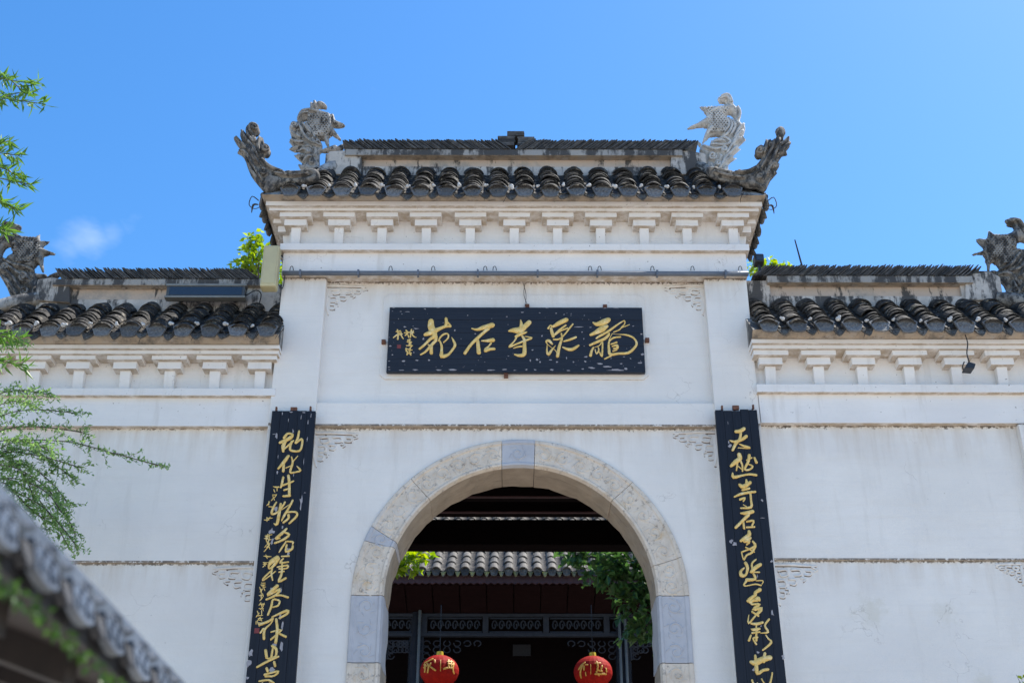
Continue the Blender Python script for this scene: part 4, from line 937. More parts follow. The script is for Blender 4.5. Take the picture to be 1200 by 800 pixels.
RIGHT = [
 (835, 490, 10, "270,155,40 320,150,50 370,120,45;330,170,35 320,240,35 270,300,40 235,375,30;205,260,18 260,275,35 340,250,40 395,210,45;310,300,12 370,325,30 430,345,35;300,345,12 420,350,20"),
 (835, 490, 10, "310,420,50 320,470,60 270,510,60 215,560,35;290,530,25 280,610,18;330,500,25 350,560,25 350,620,20;300,560,15 345,600,15;430,430,40 420,500,35 390,560,30 380,600,25 430,600,25 470,560,25 400,530,15;400,490,20 460,460,20;490,460,25 515,520,35;235,640,20 245,690,45 340,670,28 430,655,28 510,665,35"),
 (840, 560, 10, "265,75,35 310,100,60 390,50,45;345,15,20 350,60,40;300,140,30 380,120,30;205,220,20 270,190,35 360,170,35 450,160,30;270,250,30 330,230,25 310,270,20;395,185,28 400,260,28 400,340,35 280,350,20;310,310,12 350,335,15"),
 (840, 560, 10, "280,410,20 340,410,50 420,390,50;370,430,45 300,500,40 220,580,35;310,510,25 320,590,30;350,510,25 430,500,30 410,560,20;350,575,25 440,570,25"),
 (845, 630, 10, "325,-80,35 330,-40,50 280,0,50 230,35,35;300,20,50 340,0,40;270,40,40 330,40,40 300,80,20;370,40,25 400,90,35 330,130,25 240,165,20;400,95,35 360,170,30 300,200,25 270,255,20;240,170,18 260,250,15;290,110,22 390,165,18"),
 (845, 630, 10, "285,290,40 310,350,40 290,430,30 240,440,50 230,390,35 270,350,20;410,250,20 360,300,25 370,370,30 360,400,30;460,310,45 400,350,50 350,400,35;350,400,20 450,400,20;380,420,30 400,480,35 300,490,45;300,500,30 265,550,20 300,560,15 400,540,20 470,555,20;410,500,15 490,500,15 480,540,12"),
 (845, 630, 10, "455,605,50 400,640,40 400,670,40 330,720,45 350,750,30 430,700,40 450,730,30;310,735,35 350,760,30"),
 (850, 700, 8, "300,20,35 240,30,30 250,60,20 320,60,30 260,110,30 340,100,35 300,150,30;250,130,20 310,170,20;280,170,18 215,240,20 220,160,8"),
 (850, 700, 8, "240,240,20 290,245,30 350,230,25;320,290,25 240,300,25 300,300,25;290,250,15 290,400,25;250,330,20 320,320,20;240,350,18 220,400,25;300,370,22 260,380,18 290,435,20;410,200,22 370,260,20 400,320,25 330,330,8;380,350,15 400,380,15 430,420,25 350,490,18"),
 (850, 700, 8, "240,600,35 280,610,60 340,580,60 420,560,50;280,540,25 290,640,40 300,710,35 350,680,30 400,670,30;370,520,30 360,600,30"),
 (850, 700, 8, "440,700,15 430,760,20 410,830,22;250,770,20 270,830,22;340,760,15 380,830,15;300,800,18 300,860,20;250,850,15 420,850,15")]
LEFT = [
 (300, 490, 10, "280,285,35 340,260,45 400,230,50 430,190,30 370,180,30 330,230,40;350,260,40 320,320,50 320,390,30;320,370,20 400,300,25 440,260,20;505,150,25 490,230,30 460,290,20;420,270,30 400,330,30 410,375,30 510,380,28 540,300,28 535,240,30 470,290,25"),
 (300, 490, 10, "380,440,35 330,510,45 260,590,25;325,540,35 320,620,35;415,450,15 430,520,28 400,630,30 460,630,20 520,610,30 480,560,12;490,440,12 440,500,15;350,580,15 420,550,15"),
 (290, 560, 10, "420,-10,30 400,80,30 390,110,25;480,-30,35 490,60,35 490,200,35;400,90,25 480,60,25 540,35,20;430,140,25 500,120,25;420,210,30 500,205,30"),
 (290, 560, 10, "340,280,20 300,350,30 285,420,30 350,400,25 410,330,25 440,280,25;390,300,30 370,420,40 345,540,35 310,530,12;530,260,25 490,340,28 430,440,30 400,500,15;450,400,25 560,395,25 580,440,30 490,530,25;480,430,35 480,470,30 420,520,25;400,370,12 520,290,12"),
 (290, 560, 10, "460,590,25 400,650,40 330,710,30 380,700,20;420,630,25 490,660,30 420,720,30 320,760,25;450,740,20 530,745,25 530,770,20;450,750,20 400,820,25 370,870,12;460,780,25 450,860,30 520,830,30 530,790,25"),
 (285, 630, 10, "540,210,20 450,215,20;400,230,60 330,280,60 300,330,30 310,360,20 370,310,40 410,240,50;340,350,25 330,420,25 345,495,18;320,390,20 240,470,22 240,495,18 380,390,15;470,240,20 430,290,25 530,280,20;400,340,20 520,320,25 510,355,20 420,360,20;455,280,20 450,420,30 415,510,30 500,470,30;420,400,20 480,390,20"),
 (285, 630, 10, "400,560,45 300,650,40 300,665,30 430,600,35 380,670,30 270,720,25;350,680,25 440,670,25 525,695,30;420,730,25 350,720,25 330,800,30 290,900,25;430,740,25 410,790,25 350,810,20"),
 (280, 700, 8, "310,180,15 450,120,30 450,150,25 380,190,20;200,250,28 280,220,25 320,190,20 300,240,15 240,300,25 235,385,28;230,290,22 200,330,18;350,200,25 360,300,30 345,420,30;300,320,15 400,300,20 300,390,20;370,330,22 440,365,25"),
 (280, 700, 8, "250,490,30 260,560,30;310,450,25 350,480,30 340,550,20 270,570,18;320,460,20 300,580,25;170,650,22 260,600,25 370,550,22;260,660,30 270,690,25;330,600,25 340,640,25;240,720,25 310,700,20 370,690,25 330,730,20 250,735,25"),
 (280, 700, 8, "190,780,18 280,770,22 330,800,20;220,800,20 230,880,22;290,800,20 270,880,20;190,850,18 320,850,18")]
LS = [(290 + x / 10, 560 + y / 10) for x, y in ((328, 120), (308, 220), (268, 310), (245, 490), (240, 680), (245, 760))] + [(285 + x / 10, 630 + y / 10) for x, y in ((290, 20), (280, 110), (275, 200), (258, 290), (240, 550), (225, 600), (220, 690), (212, 750))] + [(280 + x / 8, 700 + y / 8) for x, y in ((203, 95), (195, 140), (187, 185), (180, 228))]
def couplet(left):
    Yb = Y0 - .16; q = lambda px, py: P(px, py, Yb)
    if left: tl, tr, bl, br = q(318.8, 481), q(370, 481), q(287.5, 800), q(346, 800)
    else: tl, tr, bl, br = q(838, 480), q(887, 479.5), q(864.3, 800), q(922, 800)
    t = thing('couplet_board', 'tall black board with gold cursive column left of the arch, small inscription at its edge' if left else 'tall black board with gold cursive column right of the arch', 'sign', ((bl.x + br.x) / 2, Yb + .05, TER + .8), 'couplet boards beside the arch')
    zb = TER + .8; zt_ = (tl.z + tr.z) / 2
    def at(e0, e1, z):
        k = (z - e0.z) / (e1.z - e0.z); return e0.x + (e1.x - e0.x) * k
    n = 5; r_ = random.Random(9 + left)
    for k in range(n):
        a, b = k / n, (k + 1) / n
        xt0 = tl.x + (tr.x - tl.x) * a; xt1 = tl.x + (tr.x - tl.x) * b; xb0 = at(tl, bl, zb) + (at(tr, br, zb) - at(tl, bl, zb)) * a; xb1 = at(tl, bl, zb) + (at(tr, br, zb) - at(tl, bl, zb)) * b
        top = zt_ + r_.uniform(-.012, .006); yy = Yb + r_.uniform(0, .0015)
        mb = MB(); mb.prism([(xb0 + .0008, zb), (xb1 - .0008, zb), (xt1 - .0008, top), (xt0 + .0008, top)], yy, Yb + .045); mb.build('plank', 'lacquer', t, bevel=.0025)
    for sp in (LEFT if left else RIGHT):
        mb = MB(); strokes(sp[3], sp[0], sp[1], sp[2], Yb, mb, .015, .94); mb.build('character', 'gilding', t, smooth=True)
    if left:
        for (px, py) in LS:
            mb = MB()
            for k in range(4):
                x = r_.uniform(-2.6, 2.6); y = r_.uniform(-3, 3); a = r_.choice((0, 0, 1.2, 1.57, -.9)); l_ = r_.uniform(1.8, 3.4)
                mb_s = "%f,%f,9 %f,%f,12 %f,%f,7" % ((x - l_ * math.cos(a)) * 10, (y - l_ * math.sin(a)) * 10, x * 10, y * 10 + 3, (x + l_ * math.cos(a)) * 10, (y + l_ * math.sin(a)) * 10)
                strokes(mb_s, px, py, 10, Yb, mb, .004)
            mb.build('small_character', 'gilding', t, smooth=True)
        p = q(301, 738.5); mb = MB(); mb.box((p.x - .021, Yb - .002, p.z - .022), (p.x + .021, Yb + .002, p.z + .022)); mb.build('seal', 'seal_red', t)
        chips(t, [(324, 511, 3, 9), (321, 508.5, 5, 1.6), (360, 515, 1.6, 9), (343.5, 505, 2, 7), (325, 554, 2.5, 6), (356, 540, 1.2, 12), (353, 588, 4.5, 22), (357, 577, 3.5, 1.2), (323, 596, 4.5, 9), (318, 622, 9, 8), (331, 617, 3.5, 5), (319, 634, 4, 10), (338, 645, 5.5, 12), (329, 690, 3, 8), (318, 690, 4, 5), (328, 722, 3, 8), (331, 733, 3, 12), (322, 755, 6, 6), (330, 757, 4.5, 14), (319, 784, 7, 6), (294, 765, 6, 10), (292, 777, 7, 12), (290, 794, 5, 5), (361, 494, 1.8, 10), (338, 492, 1.4, 7), (353, 488, 1.2, 8), (341, 482.5, 5, 1.6), (356, 483, 5, 2.4), (331, 484, 1.4, 5), (364.5, 487, 1.2, 8), (326, 535, 1, 8), (344, 556, 1, 7)], Yb, seed=5)
    else:
        chips(t, [(855, 522, 6, 6), (854, 518, 2.2, 5), (893, 586, 3, 4), (894, 606.5, 7, 1), (857, 634, 6, 5), (861, 637, 7, 7), (904.5, 657, 4.5, 5), (905, 718, 4, 8), (918, 769, 4.5, 6), (887.5, 675, 1.2, 6), (888, 764, 5, 3.5), (883.5, 784, 5, 5), (853, 495, .8, 5), (892, 733, 2.2, 3)], Yb, seed=6)
    # iron hangers at the head
    hx = [(324, 479.5), (344.5, 480), (364, 479)] if left else [(846, 478), (862, 478), (882.5, 477)]
    for k, (px, py) in enumerate(hx):
        p = P(px, py, Yb + .03); mb = MB(); w_ = .03 if k == 1 else .008; mb.box((p.x - w_, Yb + .012, p.z - .02), (p.x + w_, Yb + .04, p.z + .02)); mb.box((p.x - .005, Yb + .0405, p.z - .004), (p.x + .005, Y0 - .08, p.z + .004)); mb.build('hanger', 'rust', t)
couplet(True); couplet(False)

# ------------------------------------------------------------------ fittings
Yc = Y0 - .155
t = thing('conduit_pipe', 'grey cable conduit with small wire loops along the frieze', 'pipe', P(331, 320, Yc))
a, b = P(331, 320, Yc), P(877, 321, Yc); b.z = a.z
mb = MB(); mb.tube([(a, .024), (b, .024)], 10, smooth=1); mb.build('tube', 'pipe_grey', t, smooth=True)
for px in (342, 458, 508, 569, 580, 692, 703, 765, 812, 868):
    p = P(px, 318, Yc); mb = MB(); mb.tube([(p + Vector((-.02, 0, .01)), .004), (p + Vector((-.015, -.01, .045)), .004), (p + Vector((.005, -.012, .05)), .004), (p + Vector((.015, 0, .012)), .004)], 5); mb.build('wire_loop', 'black_plastic', t, smooth=True)
for px in (352, 420, 490, 560, 630, 700, 770, 850):
    p = P(px, 320, Yc); mb = MB(); mb.box((p.x - .01, Yc - .027, a.z - .029), (p.x + .01, Y0 - .121, a.z + .029)); mb.build('clip', 'pipe_grey', t)
t = thing('hanging_wire', 'thin pair of wires running down from the frieze to the name board', 'wire', P(616, 332, Y0 - .05))
mb = MB(); mb.tube([(P(613, 332, Y0 - .03), .003), (P(616.5, 345, Y0 - .05), .003), (P(615, 359, Y0 - .05), .003)], 5); mb.tube([(P(615, 332, Y0 - .03), .003), (P(614, 346, Y0 - .05), .003), (P(619, 359, Y0 - .05), .003)], 5)
mb.build('strand', 'black_plastic', t, smooth=True)
# long flood lamp on the left ridge
Yf = YRL - .16
t = thing('flood_lamp', 'long dark grey flood lamp fixed to the left ridge', 'lamp', P(242, 345, Yf + .05))
a, b, c, d = P(196, 333.5, Yf), P(288, 333.5, Yf), P(288, 348.5, Yf), P(196, 348.5, Yf)
mb = MB(); mb.box((a.x, Yf, c.z), (b.x, Yf + .09, a.z)); mb.build('housing', 'lamp_metal', t, bevel=.008)
mb = MB(); mb.box((a.x + .03, Yf - .004, c.z + .028), (b.x - .03, Yf, a.z - .028)); mb.build('glass', 'lamp_glass', t)
for (u0_, u1_) in ((a.z - .018, a.z + .006), (c.z - .006, c.z + .016)):
    mb = MB(); mb.box((a.x - .01, Yf - .012, u0_), (b.x + .01, Yf + .07, u1_)); mb.build('trim', 'lamp_trim', t, bevel=.003)
for x in (a.x + .12, b.x - .12):
    mb = MB(); mb.box((x - .015, Yf + .09, c.z + .03), (x + .015, YRL - .001, c.z + .06)); mb.build('bracket', 'lamp_metal', t)
mb = MB(); mb.tube([(Vector((b.x, Yf + .05, c.z + .05)), .006), (P(300, 340, Yf + .03), .006), (P(306, 345, Yf + .08), .006), (P(303, 358, Yf + .10), .006)], 5); mb.build('cable', 'black_plastic', t, smooth=True)
# cream column loudspeaker
Ys = Y0 - .26
t = thing('column_speaker', 'cream column loudspeaker hanging beside the gateway corner above the left wall', 'loudspeaker', P(316, 335, Ys))
a, b = P(318.5, 287, Ys), P(313.5, 335, Ys); d = (b - a).normalized(); side = Vector((d.z, 0, -d.x)) * -.080
def rbox(a, b, side, y0, y1, mat, name, t, bev): 
    mb = MB(); mb.prism([(p.x, p.z) for p in (b - side, b + side, a + side, a - side)], y0, y1); return mb.build(name, mat, t, bevel=bev)
if side.x < 0: side = -side
rbox(a, b, side, Ys, Ys + .13, 'speaker_cream', 'cabinet', t, .02)
rbox(a + d * .03, b - d * .03, side * .78, Ys - .004, Ys, 'speaker_cream', 'grille', t, .003)
p = P(324, 297, Ys + .15); mb = MB(); mb.tube([(p + Vector((-.06, -.02, 0)), .01), (p + Vector((.05, .05, 0)), .01), (Vector((xl_o, Y0 + .05, p.z)), .01)], 6); mb.build('bracket', 'black_plastic', t)
p = P(324, 330, Ys + .12); mb = MB(); mb.tube([(p, .005), (P(331, 338, Ys + .15), .005), (P(334, 322, Y0 - .13), .005)], 5); mb.build('cable', 'black_plastic', t, smooth=True)
# small black spotlight and the rod on the right
t = thing('spotlight', 'small black box spotlight in the corner between gateway and right ridge', 'lamp', P(889, 308, YRR))
p0, p1 = P(884, 297, YRR - .1), P(896, 306.5, YRR - .1)
mb = MB(); mb.box((p0.x, YRR - .1, p1.z), (p1.x, YRR + .02, p0.z)); mb.build('housing', 'black_plastic', t, bevel=.01)
mb = MB(); mb.box((p0.x + .015, YRR - .106, p1.z + .015), (p1.x - .015, YRR - .1, p0.z - .015)); mb.build('glass', 'lamp_glass', t)
mb = MB(); mb.box(((p0.x + p1.x) / 2 - .012, YRR - .06, p1.z - .14), ((p0.x + p1.x) / 2 + .012, YRR - .03, p1.z - .001)); mb.build('bracket', 'black_plastic', t)
t = thing('lightning_rod', 'thin dark rod leaning over the right ridge', 'rod', P(941, 322, YRR + .3))
mb = MB(); mb.tube([(P(945, 335, YRR + .35), .012), (P(940, 312, YRR + .3), .011), (P(931.5, 281, YRR + .25), .007)], 6, smooth=1); mb.build('rod', 'black_plastic', t)
t = thing('hanging_floodlight', 'small black floodlight dangling by its cable under the right eave', 'lamp', P(1135, 395, YER + .1))
yq = Y0 - .34
mb = MB(); mb.tube([(P(1131, 392, YER + .02), .005), (P(1134, 402, yq), .006), (P(1133, 414, yq), .006), (P(1136, 424, yq), .006)], 6); mb.build('cable', 'black_plastic', t, smooth=True)
a, b, c, d = P(1130, 432, yq), P(1141, 433, yq), P(1143, 427, yq), P(1134, 424.5, yq)
mb = MB(); mb.prism([(p.x, p.z) for p in (a, b, c, d)], yq - .02, yq + .09); mb.build('housing', 'black_plastic', t, bevel=.008)
mb = MB(); mb.tube([(P(1130, 424, yq - .01), .006), (P(1128, 429, yq - .02), .006), (P(1129, 433, yq), .006)], 6); mb.build('yoke', 'black_plastic', t)

# ------------------------------------------------------------------ porch behind the arch
t = thing('porch', 'dark timber porch behind the arch with beams across the opening', 'porch', (xa, 13, TER))
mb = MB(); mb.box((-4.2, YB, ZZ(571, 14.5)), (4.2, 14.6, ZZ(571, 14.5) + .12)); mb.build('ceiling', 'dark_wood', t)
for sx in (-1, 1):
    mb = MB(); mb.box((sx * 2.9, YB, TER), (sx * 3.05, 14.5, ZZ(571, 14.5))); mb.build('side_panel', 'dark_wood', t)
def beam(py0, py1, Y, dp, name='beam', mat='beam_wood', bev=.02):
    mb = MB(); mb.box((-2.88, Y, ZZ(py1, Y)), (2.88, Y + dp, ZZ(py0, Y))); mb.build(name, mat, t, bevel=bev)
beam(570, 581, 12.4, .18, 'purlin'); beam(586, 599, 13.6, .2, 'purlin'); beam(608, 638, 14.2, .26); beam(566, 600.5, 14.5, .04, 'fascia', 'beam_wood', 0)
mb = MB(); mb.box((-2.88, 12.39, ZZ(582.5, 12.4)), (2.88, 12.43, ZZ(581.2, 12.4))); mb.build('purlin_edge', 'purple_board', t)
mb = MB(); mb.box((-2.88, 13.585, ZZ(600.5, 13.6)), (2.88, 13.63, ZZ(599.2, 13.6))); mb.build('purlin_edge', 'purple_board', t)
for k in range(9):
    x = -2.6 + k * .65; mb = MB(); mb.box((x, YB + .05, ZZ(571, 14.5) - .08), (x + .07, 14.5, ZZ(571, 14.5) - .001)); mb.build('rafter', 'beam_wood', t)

# ------------------------------------------------------------------ hall across the courtyard
YH = 19.0
hall = thing('courtyard_hall', 'dark timber hall with grey tiled roof seen through the arch', 'hall', (xa, YH + 2, TER))
s19 = XX(601, 668, YH) - XX(600, 668, YH); pitch = 17 * s19
zeh = ZZ(669, YH); rise = .70; run = 3.0; uph = Vector((0, 1, rise)).normalized(); Lh = run * math.hypot(1, rise)
HC = arc_tile('cover_tile', 'court_tile', rad=pitch * .36, half=R(80), length=.36, th=.015, rad2=pitch * .33); HP = arc_tile('pan_tile', 'tile', rad=pitch * .42, half=R(55), length=.5, invert=True)
HCD = 1; HPL = plate_mesh('end_plate', 'court_tile', top=pitch * .62, bot=pitch * .4, h=.09, arc=.03); HDR = plate_mesh('drip_plate', 'moss_tile', top=pitch * .42, bot=.03, h=.08, arc=-.02, point=True)
mb = MB(); mb.add([(-6, YH + .05, zeh - .06), (6, YH + .05, zeh - .06), (6, YH + run, zeh - .06 + rise * run), (-6, YH + run, zeh - .06 + rise * run), (6, YH + run * 2, zeh - .06), (-6, YH + run * 2, zeh - .06)], [(0, 1, 2, 3), (3, 2, 4, 5), (0, 5, 4, 1), (1, 4, 2), (0, 3, 5)]); mb.build('roof_bed', 'court_tile', hall)
x0h = XX(511, 668, YH); rr = random.Random(17); vert = Vector((0, 0, 1))
for k in range(-5, 20):
    s = Vector((x0h + k * pitch, YH, zeh)); fm = slope_matrix(s, Vector((1, 0, 0)), uph)
    for j in range(int(Lh / .30)):
        put('cover_tile', HC, hall, fm @ Matrix.Translation((rr.uniform(-.006, .006), j * .30 + rr.uniform(-.01, .01), .01)) @ Matrix.Rotation(R(-3), 4, 'X') @ Matrix.Rotation(R(rr.uniform(-1.5, 1.5)), 4, 'Z'))
    put('end_plate', HPL, hall, Matrix.Translation(s + Vector((0, -.01, .03))) @ Matrix.Rotation(R(-10), 4, 'X'))
    s2 = s + Vector((pitch / 2, 0, 0)); fm = slope_matrix(s2, Vector((1, 0, 0)), uph)
    for j in range(int(Lh / .9) + 1): put('pan_tile', HP, hall, fm @ Matrix.Translation((0, j * .9, .03)) @ Matrix.Diagonal((1, 1.8, 1, 1)))
    put('drip_plate', HDR, hall, Matrix.Translation(s2 + Vector((0, -.012, -.01))) @ Matrix.Rotation(R(-14), 4, 'X'))
mb = MB(); mb.box((-6, YH + run - .12, zeh + rise * run - .02), (6, YH + run + .12, zeh + rise * run + .22)); mb.build('ridge_wall', 'ridge_plaster', hall)
for k in range(60):
    x = XX(505, 606, YH + run) + k * .095
    if x > 2.4: break
    mb = MB(); mb.box((x, YH + run - .1, zeh + rise * run + .221), (x + .07, YH + run + .1, zeh + rise * run + .30)); mb.build('ridge_tile', 'court_tile', hall)
# eave board with scalloped foot
zb1 = ZZ(673, YH + .06); zb0 = ZZ(682, YH + .06)
pts = [(-5.8, zb1), (-5.8, zb0)]; nsc = 220
for k in range(nsc + 1):
    x = -5.8 + 11.6 * k / nsc; pts.append((x, zb0 - .025 * abs(math.sin(k * math.pi / 2 + .001)) - .001))
pts += [(5.8, zb1)]
mb = MB(); mb.prism(pts[1:] + [pts[0]], YH + .06, YH + .10); mb.build('eave_board', 'purple_board', hall)
# boarded cove under the eave
zc0 = ZZ(718, YH + .8)
for k in range(24):
    x = -5 + k * .42; mb = MB(); mb.add([(x, YH + .12, zb0 - .03), (x + .405, YH + .12, zb0 - .03), (x + .405, YH + .8, zc0), (x, YH + .8, zc0), (x, YH + .12, zb0 + .0), (x + .405, YH + .12, zb0 + .0), (x + .405, YH + .8, zc0 + .04), (x, YH + .8, zc0 + .04)], [(3, 2, 1, 0), (4, 5, 6, 7), (0, 1, 5, 4), (1, 2, 6, 5), (2, 3, 7, 6), (3, 0, 4, 7)]); mb.build('plank', 'dark_wood', hall)
# lattice frieze
YFz = YH + .78
Zf = lambda py: ZZ(py, YFz)
mb = MB(); mb.box((-5, YFz, Zf(722)), (5, YFz + .08, Zf(718.5))); mb.build('rail', 'lattice_paint', hall); mb = MB(); mb.box((-5, YFz, Zf(745)), (5, YFz + .08, Zf(741))); mb.build('rail', 'lattice_paint', hall)
xd = [XX(px, 732, YFz) for px in (427, 497, 569, 640, 711, 782)]
for x in xd:
    mb = MB(); mb.box((x - .045, YFz - .004, Zf(741) + .001), (x + .045, YFz + .08, Zf(722) - .001)); mb.build('post', 'lattice_paint', hall)
for i in range(len(xd) - 1):
    mb = MB(); a, b = xd[i] + .08, xd[i + 1] - .08; z0_, z1_ = Zf(741) + .02, Zf(722) - .02; n = 7
    for k in range(n):
        x = a + (b - a) * (k + .5) / n; w2 = (b - a) / n * .42; zc_ = (z0_ + z1_) / 2; hh = (z1_ - z0_) * .42
        pts = [(x + math.cos(q * .9) * w2 * (1 - q / 11), zc_ + math.sin(q * .9) * hh * (1 - q / 11), .022) for q in range(9)]
        mb.ribbon(pts, YFz + .05, .018, smooth=2)
    for (z_) in (z0_, z1_): mb.box((a - .02, YFz + .02, z_ - .01), (b + .02, YFz + .06, z_ + .01))
    mb.build('lattice', 'lattice_dark', hall)
zz0 = Zf(745) - .002
for (cx_, dr) in ((XX(451, 750, YFz), 1), (XX(492, 750, YFz), -1), (XX(494, 750, YFz), 1), (XX(735, 750, YFz), -1), (XX(738, 750, YFz), 1)):
    mb = MB(); wl2 = .95 if dr == 1 and cx_ < .5 and cx_ > -1.6 else (.95 if dr == -1 and cx_ > 1 else .4)
    for r2 in range(3):
        for k in range(6 - r2 * 2):
            x = cx_ + dr * (k + .5) * wl2 / 6; z_ = zz0 - .10 - r2 * .10
            mb.ribbon([(x + math.cos(q * 1.05 + k) * .055, z_ + math.sin(q * 1.05 + k) * .045, .018) for q in range(6)], YFz + .05, .015, smooth=2)
    mb.box((min(cx_, cx_ + dr * .03), YFz + .02, zz0 - .36), (max(cx_, cx_ + dr * .03), YFz + .06, zz0)); mb.build('bracket', 'lattice_paint' if wl2 > .5 else 'lattice_dark', hall)
for px in (487, 731):
    p = P(px, 780, YFz + .1); mb = MB(); mb.tube([(Vector((p.x, p.y, TER)), .13), (Vector((p.x, p.y, Zf(700))), .12)], 20, smooth=1, cap=True); mb.build('column', 'column_paint', hall, smooth=True)
for px in (489.5, 728, 735):  # thin pale tubes added in place of the highlights along the columns
    p = P(px, 790, YFz - .06); mb = MB(); mb.tube([(Vector((p.x, p.y, TER)), .022), (Vector((p.x, p.y, Zf(716))), .022)], 10, smooth=1); mb.build('highlight_strip', 'lamp_trim', hall, smooth=True)
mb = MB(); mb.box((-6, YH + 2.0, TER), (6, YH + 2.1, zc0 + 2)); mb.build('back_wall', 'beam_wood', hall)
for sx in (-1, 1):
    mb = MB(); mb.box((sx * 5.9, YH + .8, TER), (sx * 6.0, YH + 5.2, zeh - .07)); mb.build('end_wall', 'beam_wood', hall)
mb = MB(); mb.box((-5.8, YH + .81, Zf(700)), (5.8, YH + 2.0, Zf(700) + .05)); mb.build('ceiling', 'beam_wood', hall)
for (px) in (610,):
    a, b = P(px - 9, 755, YH + 1.98), P(px + 12, 768, YH + 1.98); mb = MB(); mb.box((a.x, YH + 1.96, b.z), (b.x, YH + 1.995, a.z)); mb.build('wall_plaque', 'lattice_dark', hall)

# lanterns
def lantern(px, py, label, chars):
    Yl = 18.2; c = P(px, py, Yl); s = XX(px + 1, py, Yl) - c.x
    t = thing('lantern', label, 'lantern', c, 'red lanterns behind the arch'); rx = 22.8 * s; rz = 17.6 * s / .95
    n = 24; mr = 12; vs = []; fs = []
    for i in range(mr + 1):
        a = math.pi * (.06 + .88 * i / mr)
        for k in range(n * 2):
            b = math.pi * k / n; rib = 1 - .012 * (k % 2)
            vs.append((c.x + rx * math.sin(a) * math.cos(b) * rib, c.y + rx * math.sin(a) * math.sin(b) * rib, c.z + rz * math.cos(a)))
    for i in range(mr):
        for k in range(n * 2): fs.append((i * 2 * n + k, i * 2 * n + (k + 1) % (2 * n), (i + 1) * 2 * n + (k + 1) % (2 * n), (i + 1) * 2 * n + k))
    mb = MB(); mb.add(vs, fs); mb.add([vs[k] for k in range(2 * n)], [tuple(range(2 * n))]); mb.add([vs[mr * 2 * n + k] for k in range(2 * n)], [tuple(reversed(range(2 * n)))])
    mb.build('shade', 'lantern_red', t, smooth=False)
    for sg in (1, -1):
        z = c.z + sg * rz * .98; mb = MB(); mb.tube([(Vector((c.x, c.y, z)), rx * .19), (Vector((c.x, c.y, z + sg * .055)), rx * .17)], 16, smooth=1); mb.build('cap', 'brass', t)
    mb = MB(); mb.tube([(Vector((c.x, c.y, c.z - rz)), .05), (Vector((c.x, c.y, c.z - rz - .1)), .045), (Vector((c.x, c.y, c.z - rz - .4)), .07)], 10); mb.build('tassel', 'lantern_gold', t, smooth=True)
    mb = MB(); mb.tube([(Vector((c.x, c.y, c.z + rz)), .006), (Vector((c.x, c.y, ZZ(700, 19.8) - .6)), .006)], 5, smooth=1); mb.build('cord', 'black_plastic', t)
    # gold writing wrapped on the shade
    for spec in chars:
        mb = MB(); strokes(spec, px - 35 + 0, py - 24, 17.14, Yl, mb, .010, 1.0)
        nv = []
        for (x, y, z) in mb.v:
            dx = (x - c.x) / rx; dz = (z - c.z) / rz; q = 1 - dx * dx - dz * dz
            nv.append((x, c.y - rx * math.sqrt(max(.02, q)) - (Yl - y) - .004, z))
        mb.v = nv; mb.build('character', 'lantern_gold', t, smooth=True)
lantern(515, 786, 'red lantern with gold characters on the left side of the arch opening',
        ["320,300,34 400,280,34 480,240,40;520,270,34 530,330,30;310,330,36 330,400,40 320,490,34;370,330,34 400,400,40 380,510,36;440,340,34 420,400,36;450,420,34 500,460,36 540,490,30;300,400,30 360,380,32", "640,270,16 640,500,14", "780,300,34 880,280,36;800,250,34 800,420,34;850,260,32 850,400,34;790,350,30 900,340,32;700,460,34 780,430,34 880,420,32;900,300,30 880,440,34 900,510,30"])
lantern(695, 787, 'red lantern with gold characters on the right side of the arch opening',
        ["300,420,34 350,350,34 420,300,34;380,340,34 330,480,34 350,580,26;400,380,30 400,450,30;430,350,26 470,355,26;430,500,24 440,560,20", "530,350,14 535,540,12", "650,290,34 670,380,36 660,480,34;620,330,28 730,320,28;760,370,32 740,440,34;840,420,34 850,480,30;620,540,34 740,530,36 840,520,36;690,470,34 760,480,34;700,560,30 640,500,30"])

# ------------------------------------------------------------------ foliage
def leaf_quad(mb, p, d, n, l, w_):
    d = d.normalized(); n = (n - d * n.dot(d)); n = n.normalized() if n.length > 1e-6 else Vector((0, 0, 1)); sd_ = d.cross(n)
    a = p; b = p + d * l * .45 + sd_ * w_ * .5 + n * w_ * .15; c = p + d * l - n * l * .08; e = p + d * l * .45 - sd_ * w_ * .5 + n * w_ * .15
    mb.add([a, b, c, e], [(0, 1, 2), (0, 2, 3)])
def rv(r_): 
    while True:
        v = Vector((r_.uniform(-1, 1), r_.uniform(-1, 1), r_.uniform(-1, 1)))
        if .01 < v.length < 1: return v.normalized()
def clump(mb, c, rad, n, l, w_, r_, sq=(1, 1, 1)):
    for k in range(n):
        v = rv(r_) * rad * r_.uniform(.35, 1.0); p = Vector(c) + Vector((v.x * sq[0], v.y * sq[1], v.z * sq[2]))
        d = (v.normalized() * .6 + rv(r_) + Vector((0, 0, -.25))); leaf_quad(mb, p, d, Vector((0, 0, 1)) + rv(r_) * .7, l * r_.uniform(.7, 1.25), w_ * r_.uniform(.8, 1.2))
